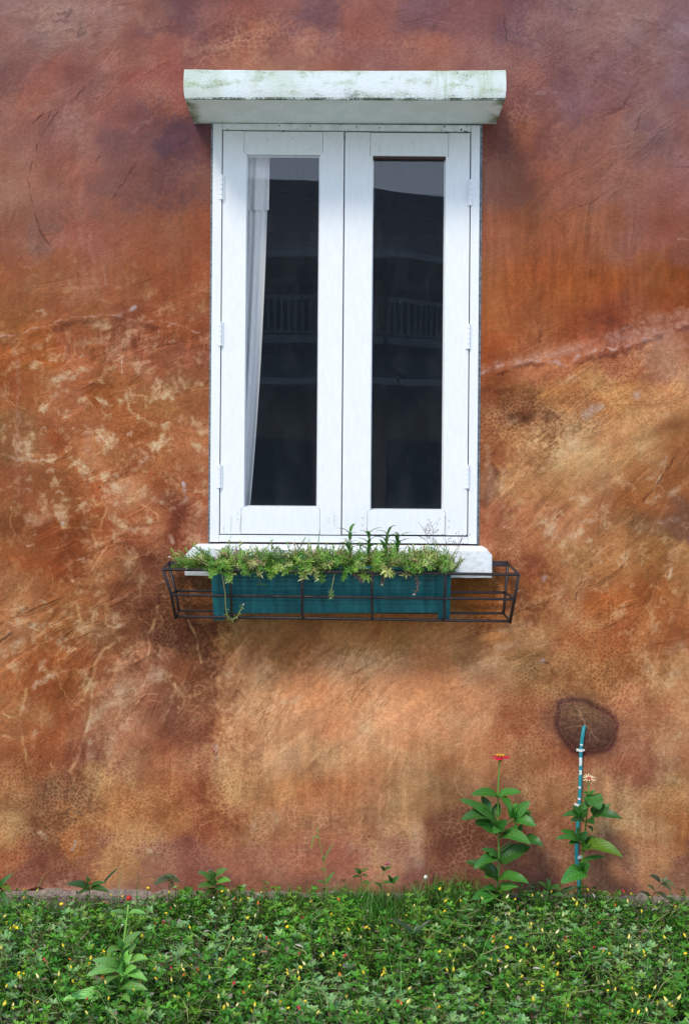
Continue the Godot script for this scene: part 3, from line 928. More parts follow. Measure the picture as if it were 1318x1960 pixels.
	stroke("ridge", [1000, 692, 1080, 672, 1140, 652, 1180, 634, 1230, 614, 1270, 602, 1350, 585], 6, 0.7, 0.6)
	stroke("ridge", [1255, 612, 1290, 604, 1350, 600], 30, 0.5, 0.9)
	stroke("ridge", [925, 706, 990, 690, 1060, 676, 1130, 656, 1200, 640], 20, 0.42, 0.9)
	stroke("ridge", [1120, 672, 1180, 650, 1240, 632, 1350, 630], 22, 0.36, 0.9)
	stroke("ridge", [1150, 650, 1220, 640, 1300, 620, 1350, 612], 30, 0.5, 0.8)
	stroke("ridge", [1240, 648, 1280, 660, 1350, 668], 10, 0.4, 0.8)
	stroke("dark", [1075, 706, 1120, 690, 1160, 682, 1215, 666, 1270, 640, 1350, 618], 12, 0.34, 0.9)
	stroke("dark", [945, 718, 990, 702, 1040, 697], 8, 0.35, 0.9)
	stroke("dark", [1120, 600, 1200, 625, 1160, 610], 22, 0.18, 0.9)
	# trowel scars
	stroke("dark", [111, 214, 89, 243, 71, 279, 61, 314, 54, 339, 59, 375, 68, 411, 79, 446, 100, 479], 3.0, 0.45, 0.3)
	stroke("dark", [98, 213, 80, 246], 2.4, 0.4, 0.3)
	stroke("dark", [86, 214, 61, 236], 3.0, 0.55, 0.4)
	stroke("dark", [176, 158, 150, 178, 132, 200], 4.0, 0.4, 0.5)
	stroke("dark", [165, 191, 190, 187], 2.4, 0.5, 0.3)
	stroke("dark", [195, 292, 178, 320], 3.0, 0.45, 0.4)
	stroke("dark", [262, 310, 240, 345, 215, 380], 4.0, 0.35, 0.5)
	stroke("dark", [100, 42, 135, 40, 118, 45], 6.0, 0.35, 0.7)
	stroke("dark", [112, 25, 125, 24], 7.0, 0.35, 0.7)
	stroke("dark", [125, 58, 145, 56], 6.0, 0.3, 0.7)
	stroke("dark", [155, 42, 150, 70, 165, 60], 5.0, 0.4, 0.7)
	stroke("dark", [135, 20, 125, 30], 7.0, 0.35, 0.7)
	stroke("dark", [1296, 861, 1280, 893, 1249, 934, 1223, 969, 1204, 1010, 1198, 1048, 1192, 1080, 1179, 1102], 3.5, 0.36, 0.4)
	stroke("dark", [1130, 1080, 1110, 1110, 1098, 1150], 3.0, 0.4, 0.5)
	stroke("dark", [1042, 1268, 1062, 1292], 5.0, 0.45, 0.6)
	stroke("dark", [1160, 365, 1135, 385, 1105, 398], 3.0, 0.4, 0.4)
	stroke("dark", [1300, 300, 1275, 315, 1318, 322], 6.0, 0.3, 0.7)
	stroke("dark", [1225, 150, 1195, 200, 1150, 225], 6.0, 0.25, 0.7)
	stroke("dark", [1225, 210, 1222, 235, 1215, 250], 4.0, 0.3, 0.7)
	stroke("dark", [960, 0, 965, 40, 968, 78], 3.0, 0.35, 0.4)
	stroke("dark", [1130, 522, 1124, 524], 18, 0.35, 0.6)
	stroke("dark", [1020, 590, 1030, 630, 1034, 655], 6, 0.3, 0.6)
	stroke("dark", [930, 960, 945, 910, 938, 870], 16, 0.3, 0.9)
	stroke("dark", [0, 1230, 30, 1210, 60, 1192], 7, 0.4, 0.8)
	stroke("dark", [0, 1195, 50, 1165], 7, 0.3, 0.8)
	stroke("dark", [960, 800, 1080, 795], 18, 0.28, 0.9)
	stroke("dark", [920, 745, 990, 752], 14, 0.22, 0.9)
	stroke("dark", [1010, 1165, 985, 1175], 4, 0.4, 0.5)
	for k in 80:             # hairline cracks
		var q := Vector2(rf(0, 1318), rf(640, 1660))
		if k % 3 == 0: q = Vector2(rf(60, 420), rf(1000, 1560))
		var a := rf(0, TAU)
		var way := [q.x, q.y]
		for e in 5:
			a += rf(-0.8, 0.8)
			q += Vector2.from_angle(a) * rf(8, 24)
			way.append_array([q.x, q.y])
		stroke("crack", way, rf(1.1, 2.0), rf(0.4, 0.8), 0.5)
	for k in 170:             # flakes of lime with hard edges
		var q := Vector2(rng.randfn(200, 120), rng.randfn(880, 160))
		if k % 3 == 0: q = Vector2(rng.randfn(1140, 110), rng.randfn(1010, 120))
		if k % 5 == 0: q = Vector2(rng.randfn(120, 100), rng.randfn(1240, 70))
		if q.x > 385.0 and q.x < 935.0: continue
		var ln := rf(3, 13)
		var a := rf(-0.9, 0.1)
		stroke("pale", [q.x, q.y, q.x + cos(a) * ln, q.y + sin(a) * ln, q.x + cos(a) * ln * 1.4, q.y + sin(a + 0.6) * ln], rf(2.5, 7.0), rf(0.18, 0.5), 0.6)
	for k in 60:              # pinholes and chips
		var x := rf(0, 1318)
		var y := rf(20, 1680)
		stroke("dark" if k % 3 else "pale", [x, y, x + rf(-2, 2), y + rf(-3, 3)], rf(1.2, 2.6), rf(0.4, 0.8), 0.0)

func edge_height(x: float, y: float) -> float:     # relief of the coats of plaster, in metres, at an upright grid place
	var left := [-400, 650, 0, 645, 60, 632, 120, 612, 185, 604, 250, 611, 310, 615, 370, 632, 410, 642]
	var right := [905, 714, 950, 704, 1040, 688, 1080, 697, 1140, 668, 1240, 650, 1350, 600, 1700, 560]
	var h := 0.0
	for line in [left, right]:
		if x >= line[0] and x <= line[line.size() - 2]:
			for k in range(0, line.size() - 2, 2):
				if x >= line[k] and x <= line[k + 2]:
					var ly := lerpf(line[k + 1], line[k + 3], (x - line[k]) / float(line[k + 2] - line[k]))
					ly += line_noise.get_noise_2d(x * 4.0, 40.0) * 8.0
					var d := y - ly
					h += 0.0065 * smoothstep(-8.0, 8.0, d) * exp(-maxf(d, 0.0) / 70.0) * (1.0 + 0.5 * line_noise.get_noise_2d(x * 3.0, y))
	return h

func build_wall() -> void:
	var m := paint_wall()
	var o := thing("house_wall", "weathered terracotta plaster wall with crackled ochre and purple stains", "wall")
	var big := noise(31, 0.004, 3)
	var small := noise(32, 0.02, 3)
	var xs: Array[float] = []
	var ys: Array[float] = []
	var x := -30.0
	while x <= 1350.0:
		xs.append(x)
		x += 10.0
	for e in [399.0, 915.5]:                 # the opening's sides fall on grid lines
		var best := 0
		for k in xs.size():
			if absf(xs[k] - e) < absf(xs[best] - e): best = k
		xs[best] = e
	for k in range(1, 9):
		xs.append(1350.0 + k * 172.5)
		xs.insert(0, -30.0 - k * 172.5)
	var y := -30.0
	while y <= 1720.0:
		ys.append(y)
		y += 10.0
	for e in [234.0, 1042.0]:
		var best := 0
		for k in ys.size():
			if absf(ys[k] - e) < absf(ys[best] - e): best = k
		ys[best] = e
	for k in range(1, 6):
		ys.insert(0, -30.0 - k * 130.0)
	var st := begin()
	st.set_smooth_group(0)
	var pos := []
	var uvs := []
	for j in ys.size():
		var prow := []
		var urow := []
		for i in xs.size():
			var px := xs[i]
			var py := ys[j]
			var h := big.get_noise_2d(px, py) * 0.009 + small.get_noise_2d(px, py) * 0.003 + edge_height(px, py)
			if px > 1040 and px < 1210 and py > 1320 and py < 1460:
				h += clampf(knot(px, py).x / 12.0, 0.0, 1.0) * 0.005
			var dx := maxf(maxf(399.0 - px, px - 915.5), 0.0)
			var dy := maxf(maxf(234.0 - py, py - 1042.0), 0.0)
			h *= smoothstep(0.0, 45.0, Vector2(dx, dy).length())
			var foot := 0.0
			if j == ys.size() - 1:                    # the plaster's ragged foot
				foot = small.get_noise_2d(px * 1.4, 900.0) * 9.0 + big.get_noise_2d(px * 2.0, 300.0) * 10.0
				foot += 10.0
				if px < 290.0: foot -= 13.0 * smoothstep(290.0, 200.0, px) + 9.0 * smoothstep(200.0, 100.0, px) * smoothstep(-20.0, 60.0, px)
				if px > 1190.0: foot -= 4.0
				h += 0.004
			prow.append(Vector3(ux(px), vy(py + foot), h))
			var fu := px
			while fu < -30.0 or fu > 1350.0:
				fu = -60.0 - fu if fu < -30.0 else 2700.0 - fu
			var fv := py
			if fv < -30.0: fv = -60.0 - fv
			urow.append(Vector2((fu - X0) * TS / W, (fv - Y0) * TS / H))
		pos.append(prow)
		uvs.append(urow)
	for j in ys.size() - 1:
		for i in xs.size() - 1:
			var cx := (xs[i] + xs[i + 1]) / 2.0
			var cy := (ys[j] + ys[j + 1]) / 2.0
			if cx > 399.0 and cx < 915.5 and cy > 234.0 and cy < 1042.0:
				continue
			for q in [[j, i], [j, i + 1], [j + 1, i], [j + 1, i], [j, i + 1], [j + 1, i + 1]]:   # clockwise from the front
				st.set_uv(uvs[q[0]][q[1]])
				st.add_vertex(pos[q[0]][q[1]])
	st.set_smooth_group(-1)
	for i in xs.size() - 1:                   # the lip under the plaster's foot
		var a: Vector3 = pos[ys.size() - 1][i]
		var b: Vector3 = pos[ys.size() - 1][i + 1]
		var ua: Vector2 = uvs[ys.size() - 1][i]
		var ub: Vector2 = uvs[ys.size() - 1][i + 1]
		var a2 := a + Vector3(0, 0.004, -0.05)
		var b2 := b + Vector3(0, 0.004, -0.05)
		for q in [[a, ua], [b, ub], [a2, ua], [a2, ua], [b, ub], [b2, ub]]:
			st.set_uv(q[1])
			st.add_vertex(q[0])
	for e in [[399.0, 234.0, 399.0, 1042.0], [915.5, 1042.0, 915.5, 234.0], [915.5, 234.0, 399.0, 234.0], [399.0, 1042.0, 915.5, 1042.0]]:   # reveals of the opening
		var a := Vector3(ux(e[0]), vy(e[1]), 0)
		var b := Vector3(ux(e[2]), vy(e[3]), 0)
		var z := Vector3(0, 0, -0.035)
		for p in [a, b, a + z, a + z, b, b + z]:
			st.set_uv(Vector2((clampf((p.x / S) + 659.0, -30, 1350) - X0) * TS / W, 0.6))
			st.add_vertex(p)
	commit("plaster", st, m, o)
	# the masonry behind the plaster
	st = begin()
	var zb := -0.20
	var zf := -0.035
	box(st, Vector3(-3.6, -0.02, zb), Vector3(ux(399), 4.4, zf))
	box(st, Vector3(ux(915.5), -0.02, zb), Vector3(3.6, 4.4, zf))
	box(st, Vector3(ux(399), vy(234), zb), Vector3(ux(915.5), 4.4, zf))
	box(st, Vector3(ux(399), -0.02, zb), Vector3(ux(915.5), vy(1042), zf))
	commit("masonry", st, mats.cement, o)
	# the rough cement footing that shows under the plaster
	st = begin()
	st.set_smooth_group(0)
	var n := 180
	var rows := [[0.03, -0.03], [0.012, 0.006], [-0.008, 0.016], [-0.03, 0.010], [-0.06, 0.024], [-0.12, 0.03], [-0.3, 0.035]]
	var grid := []
	for k in n + 1:
		var gx := -3.6 + 7.2 * k / n
		var c := []
		for r in rows:
			c.append(Vector3(gx, r[0] + small.get_noise_2d(gx * 900.0, r[0] * 2000.0) * 0.016, r[1] + small.get_noise_2d(gx * 700.0 + 99.0, r[0] * 3000.0) * 0.018))
		grid.append(c)
	for k in n:
		for r in rows.size() - 1:
			quad(st, grid[k][r + 1], grid[k + 1][r + 1], grid[k + 1][r], grid[k][r])
	commit("footing", st, mats.cement, o)

# ---------------------------------------------------------------- ground, room, the house across the lawn
var soil_noise: FastNoiseLite

func soil(x: float, z: float) -> float:       # the height of the ground
	if soil_noise == null: soil_noise = noise(41, 1.3, 3)
	var middle := smoothstep(-0.75, -0.45, x) * smoothstep(1.05, 0.85, x)
	return -0.074 + soil_noise.get_noise_2d(x, z) * 0.02 + (0.015 + 0.04 * middle) * smoothstep(0.5, 0.0, z)

func build_ground() -> void:
	var st := begin()
	st.set_smooth_group(0)
	var gx: Array[float] = [-150, -60, -20, -8]
	for k in 81: gx.append(-4.0 + k * 0.1)
	gx.append_array([8.0, 20.0, 60.0, 150.0])
	var gz: Array[float] = [-150, -60, -20, -6, -1.0, -0.25]
	for k in 41: gz.append(0.0 + k * 0.07)
	gz.append_array([4.0, 6.0, 10.0, 30.0, 80.0, 200.0])
	var at := func(a: float, b: float) -> Vector3:
		return Vector3(a, soil(a, b) if b > -0.5 else -0.12, b)
	for j in gz.size() - 1:
		for i in gx.size() - 1:
			quad(st, at.call(gx[i], gz[j + 1]), at.call(gx[i + 1], gz[j + 1]), at.call(gx[i + 1], gz[j]), at.call(gx[i], gz[j]))
	var m := mat("earth", Color.WHITE, 0.95)
	m.albedo_texture = noise_tex(noise(42, 0.02, 5), 512, 512, C(42, 48, 26), C(86, 84, 52))
	triplanar(m, Vector3(0.9, 0.9, 0.9))
	var o := commit("ground", st, m, self)
	o.set_meta("kind", "structure")
	o.set_meta("label", "dark earth and turf under the flowering ground cover")
	st = begin()
	box(st, Vector3(-30, -0.4, 1.8), Vector3(30, -0.03, 11.0))  # unseen pale slab added to bounce light up onto the hood's soffit
	var pm := mat("bounce_paving", Color.WHITE, 0.9)
	pm.albedo_texture = noise_tex(noise(43, 0.02, 5), 256, 256, C(192, 188, 180), C(220, 217, 210))
	triplanar(pm, Vector3(1, 1, 1))
	o = commit("path", st, pm, self)
	o.set_meta("kind", "structure")
	o.set_meta("label", "unseen pale slab added in front of the ground cover to bounce light upwards")

func build_room() -> void:
	var o := Node3D.new()
	o.name = "room"
	o.set_meta("kind", "structure")
	o.set_meta("label", "dark room behind the window")
	add_child(o)
	var parts := {
		"room_floor": [Vector3(-2.6, 0.0, -4.4), Vector3(2.6, 0.2, -0.2)],
		"room_ceiling": [Vector3(-2.6, 3.1, -4.4), Vector3(2.6, 3.3, -0.2)],
		"back_wall": [Vector3(-2.6, 0.2, -4.6), Vector3(2.6, 3.1, -4.4)],
		"left_wall": [Vector3(-2.8, 0.2, -4.4), Vector3(-2.6, 3.1, -0.2)],
		"right_wall": [Vector3(2.6, 0.2, -4.4), Vector3(2.8, 3.1, -0.2)]}
	for k in parts:
		var st := begin()
		box(st, parts[k][0], parts[k][1])
		commit(k, st, mats.dark_room, o)

func build_opposite_house() -> void:
	var o := thing("opposite_house", "two-storey house with dark tiled roof and white balcony, mirrored in the panes", "house", Vector3(0.6, -0.12, 17.0))
	var roof_m := mat("dark_roof", C(52, 50, 56), 0.7)
	var white := mat("shaded_house_white", C(100, 104, 110), 0.6)  # white parts greyed, the facade's shade put into the colour
	var wallm := mat("house_wall_paint", C(150, 138, 124), 0.85)
	var fas := mat('house_fascia', C(124, 128, 134), 0.6)
	var darkm := mat("house_dark", C(40, 42, 46), 0.6)
	var baluster := BoxMesh.new()
	baluster.size = Vector3(0.035, 0.5, 0.035)
	for s in 2:
		var wing := Node3D.new()
		wing.name = "wing" if s == 0 else "wing_001"
		wing.rotation.y = 0.0 if s == 0 else -0.577
		o.add_child(wing, true)
		var x0 := -8.0 if s == 0 else 0.0
		var x1 := 0.0 if s == 0 else 9.0
		var st := begin()
		box(st, Vector3(x0, 0, 1.2), Vector3(x1, 5.3, 1.5))
		box(st, Vector3(x0 - (0.17 if s == 1 else 0.0), 5.22, -0.5), Vector3(x1 + (0.17 if s == 0 else 0.0), 5.25, 1.2))
		commit("wall", st, wallm, wing)
		st = begin()                           # tile courses, each lapping the one below
		var courses := 24
		for k in courses:
			var a := k / float(courses)
			var b := (k + 1.0) / courses
			var p := Vector3(x0, lerpf(5.34, 7.25, a) + 0.02, lerpf(-0.5, 3.2, a))
			var q := Vector3(x0, lerpf(5.34, 7.25, b), lerpf(-0.5, 3.2, b))
			var miter := 0.297 * (1.0 if s == 1 else -1.0)     # the two roofs meet in a hip above the bend
			var pe := Vector3(x1, p.y, p.z)
			var qe := Vector3(x1, q.y, q.z)
			if s == 1:
				p.x += miter * p.z
				q.x += miter * q.z
			else:
				pe.x += miter * p.z
				qe.x += miter * q.z
			st.set_smooth_group(-1)
			quad(st, pe, p, q, qe)
			quad(st, p, pe, pe - Vector3(0, 0.045, 0), p - Vector3(0, 0.045, 0))
		commit("roof", st, roof_m, wing)
		st = begin()                           # paler strips paint the light caught along every course's nosing
		for k in courses:
			var a := k / float(courses)
			var zz := lerpf(-0.5, 3.2, a)
			var yy := lerpf(5.34, 7.25, a)
			var m2 := 0.297 * (1.0 if s == 1 else -1.0) * zz
			var l0 := x0 + (m2 if s == 1 else 0.0)
			var l1 := x1 + (m2 if s == 0 else 0.0)
			box(st, Vector3(l0, yy - 0.02, zz - 0.02), Vector3(l1, yy + 0.012, zz - 0.003))
		commit("tile_nosing", st, mat("lit_roof_edge", C(92, 90, 96), 0.7), wing)
		st = begin()
		var xa := x0 - (0.17 if s == 1 else 0.0)
		var xb := x1 + (0.17 if s == 0 else 0.0)
		box(st, Vector3(xa, 5.22, -0.53), Vector3(xb, 5.33, -0.50))
		box(st, Vector3(xa, 3.32, -0.63), Vector3(xb, 3.43, -0.60))
		commit("fascia", st, fas, wing)
		st = begin()
		box(st, Vector3(x0, 4.0, -0.12), Vector3(x1, 4.12, 1.2))
		commit("balcony_floor", st, white, wing)
		st = begin()
		for k in 8:                            # lower roof
			var a := k / 8.0
			box(st, Vector3(x0, lerpf(3.44, 3.92, a), lerpf(-0.6, 0.5, a)), Vector3(x1, lerpf(3.44, 3.92, a) + 0.07, lerpf(-0.6, 0.5, a) + 0.2))
		commit("lower_roof", st, roof_m, wing)
		st = begin()
		box(st, Vector3(x0, 4.66, -0.10), Vector3(x1, 4.73, -0.03))
		box(st, Vector3(x0, 4.15, -0.09), Vector3(x1, 4.18, -0.04))
		commit("balcony_rail", st, white, wing)
		for k in int((x1 - x0) / 0.11):
			var b := put("baluster", baluster, white, wing)
			b.position = Vector3(x0 + 0.05 + k * 0.11, 4.42, -0.065)
		for k in 3:
			var wx := x0 + 0.9 + k * 2.4
			st = begin()
			box(st, Vector3(wx, 0.6, 1.17), Vector3(wx + 1.2, 2.6, 1.197))
			commit("window", st, darkm, wing)
			st = begin()
			box(st, Vector3(wx, 4.2, 1.17), Vector3(wx + 1.2, 5.1, 1.197))
			commit("window", st, darkm, wing)
			st = begin()
			box(st, Vector3(wx + 1.6, 0.1, 0.2), Vector3(wx + 1.75, 3.4, 0.35))
			commit("post", st, white, wing)

# ---------------------------------------------------------------- window, hood, sill, curtain
func rail_plate(st: SurfaceTool, u0: float, v0: float, u1: float, v1: float, z0: float, z1: float, ch: float, at_top: bool) -> void:
	# a sash rail whose two corners beside the glass are cut at a slant
	var c := [Vector2(u0, v0), Vector2(u1, v0), Vector2(u1, v1 - ch), Vector2(u1 - ch, v1), Vector2(u0 + ch, v1), Vector2(u0, v1 - ch)]
	if not at_top:
		c = [Vector2(u0 + ch, v0), Vector2(u1 - ch, v0), Vector2(u1, v0 + ch), Vector2(u1, v1), Vector2(u0, v1), Vector2(u0, v0 + ch)]
	st.set_smooth_group(-1)
	var f := []
	var b := []
	for q in c:
		f.append(Vector3(ux(q.x), vy(q.y), z1))
		b.append(Vector3(ux(q.x), vy(q.y), z0))
	for k in range(1, 5):
		tri(st, f[0], f[k + 1], f[k])
	for k in 6:
		var k2 := (k + 1) % 6
		quad(st, f[k], f[k2], b[k2], b[k])

func build_sash(o: Node3D, called: String, u0: float, v0: float, u1: float, v1: float, gl: Array, zg: float, chamfer_top: bool) -> void:
	var paint: Material = mats.white_paint
	var grimy_shaded: Material = mats.grimy_shaded_paint
	var sash := Node3D.new()
	sash.name = numbered(called, o)
	o.add_child(sash, true)
	var z0 := -0.03
	var z1 := 0.008
	var st := begin()
	algae_shaded(st, u0, v0, gl[0] - 5.4, v1, z0, z1)
	wedge(st, gl[0] - 5.4, gl[0], gl[1], gl[3], z0, z1, chamfer_top)
	commit("stile", st, paint, sash)
	st = begin()
	algae_shaded(st, gl[2] + 5.4, v0, u1, v1, z0, z1)
	wedge(st, gl[2] + 5.4, gl[2], gl[1], gl[3], z0, z1, chamfer_top)
	commit("stile", st, paint, sash)
	st = begin()
	st.set_color(algae_shade(268.0))
	if chamfer_top: rail_plate(st, gl[0] - 4.8, v0 + 0.4, gl[2] + 4.8, gl[1], z0, z1 - 0.0006, 4.8, true)
	else: pbox(st, gl[0] - 4.8, v0 + 0.4, gl[2] + 4.8, gl[1], z0, z1 - 0.0006, 0.001)
	commit("rail", st, paint, sash)
	st = begin()
	rail_plate(st, gl[0] - 4.8, gl[3], gl[2] + 4.8, v1 - 0.4, z0, z1 - 0.0006, 4.8, false)
	commit("rail", st, paint, sash)
	# glazing beads round the pane
	st = begin()
	var bw := 2.2
	pbox(st, gl[0] - 3, gl[1] - 3, gl[0] + bw, gl[3] + 3, zg - 0.012, zg - 0.006, 0.0006)
	pbox(st, gl[2] - bw, gl[1] - 3, gl[2] + 3, gl[3] + 3, zg - 0.012, zg - 0.006, 0.0006)
	pbox(st, gl[0] + bw, gl[1] - 3, gl[2] - bw, gl[1] + bw, zg - 0.012, zg - 0.006, 0.0006)
	pbox(st, gl[0] + bw, gl[3] - bw, gl[2] - bw, gl[3] + 3, zg - 0.012, zg - 0.006, 0.0006)
	commit("glazing_bead", st, paint, sash)
	# the pane: a sheet with the faint waves of real glass
	st = begin()
	st.set_smooth_group(0)
	var nx := 10
	var ny := 40
	var n := noise(int(u0), 2.2, 2)
	for j in ny:
		for i in nx:
			var q := []
			for k in [[i, j], [i + 1, j], [i + 1, j + 1], [i, j + 1]]:
				var a := Vector3(ux(lerpf(gl[0] - 3, gl[2] + 3, k[0] / float(nx))), vy(lerpf(gl[3] + 3, gl[1] - 3, k[1] / float(ny))), 0)
				q.append(a + Vector3(0, 0, zg + n.get_noise_2d(a.x, a.y) * 0.0002))
			quad(st, q[0], q[1], q[2], q[3])
	for j in ny:                           # the inner face of the pane
		for i in nx:
			var q := []
			for k in [[i, j], [i + 1, j], [i + 1, j + 1], [i, j + 1]]:
				var a := Vector3(ux(lerpf(gl[0] - 3, gl[2] + 3, k[0] / float(nx))), vy(lerpf(gl[3] + 3, gl[1] - 3, k[1] / float(ny))), 0)
				q.append(a + Vector3(0, 0, zg - 0.0045 + n.get_noise_2d(a.x, a.y) * 0.00012))
			quad(st, q[3], q[2], q[1], q[0])
	commit("pane", st, mats.glass, sash)
	st = begin()
	var c0 := Vector3(ux(gl[0] - 2), vy(gl[3] + 2), zg + 0.0012)
	var c1 := Vector3(ux(gl[2] + 2), vy(gl[1] - 2), zg + 0.0012)
	for q in [[c0.x, c0.y, 0, 1], [c0.x, c1.y, 0, 0], [c1.x, c1.y, 1, 0], [c0.x, c0.y, 0, 1], [c1.x, c1.y, 1, 0], [c1.x, c0.y, 1, 1]]:
		st.set_uv(Vector2(q[2] if u0 < 600 else 1.0 - q[2], q[3]))
		st.add_vertex(Vector3(q[0], q[1], c0.z))
	commit("dust_film", st, dust(), sash)

func algae_shade(v: float) -> Color:              # green algae and the hood's shade painted into the colour, strongest at the top
	var g := 0.34 * exp(-maxf(v - 250.0, 0.0) / 55.0) + 0.10 * exp(-maxf(v - 250.0, 0.0) / 220.0)
	return Color(1, 1, 1).lerp(Color(0.50, 0.56, 0.44), g)

func algae_shaded(st: SurfaceTool, u0: float, v0: float, u1: float, v1: float, z0: float, z1: float) -> void:
	var v := v0
	while v < v1 - 0.01:
		var e := minf(v + (4.0 if v < 420.0 else 60.0), v1)
		st.set_color(algae_shade((v + e) / 2.0))
		pbox(st, u0, v, u1, e, z0, z1, 0.0)
		v = e
	st.set_color(Color.WHITE)

func dust() -> StandardMaterial3D:
	if mats.has("dust"): return mats.dust
	var w := 192
	var h := 768
	var n := noise(91, 0.012, 5)
	var run := noise(92, 0.05, 3)
	var speck := noise(93, 0.30, 2)
	var im := Image.create(w, h, false, Image.FORMAT_RGBA8)
	for y in h:
		for x in w:
			var e := minf(minf(x, w - 1 - x), minf(y, h - 1 - y))
			var a := 0.006 + 0.025 * maxf(0.0, n.get_noise_2d(x, y * 0.5)) + 0.035 * exp(-e / 7.0)
			a += 0.07 * smoothstep(0.25, 0.55, run.get_noise_2d(x * 2.2, y * 0.12)) * exp(-y / 90.0)
			a += 0.35 * smoothstep(0.62, 0.74, speck.get_noise_2d(x, y))
			im.set_pixel(x, y, Color(0.62, 0.66, 0.68, clampf(a, 0, 0.5)))
	var m := mat("dust", Color.WHITE, 0.95, 0.1)
	m.albedo_texture = tex(im)
	m.transparency = BaseMaterial3D.TRANSPARENCY_ALPHA
	return m

func wedge(st: SurfaceTool, e: float, g: float, gt: float, gb: float, z0: float, z1: float, top: bool) -> void:
	# the strip of stile between its straight edge and the glass
	var a := minf(e, g)
	var b := maxf(e, g)
	algae_shaded(st, a, gt + (0.0 if top else 0.3), b, gb, z0, z1)
	var c := 4.6
	for up in [true, false]:
		if up and not top: continue
		var v := gt if up else gb
		var d := -c if up else c
		var p0 := Vector3(ux(e), vy(v), z1)
		var p1 := Vector3(ux(e + (g - e) * 0.85), vy(v), z1)
		var p2 := Vector3(ux(e), vy(v + d), z1)
		st.set_smooth_group(-1)
		var nrm := (p1 - p0).cross(p2 - p0)
		if nrm.z > 0: tri(st, p0, p1, p2)
		else: tri(st, p0, p2, p1)

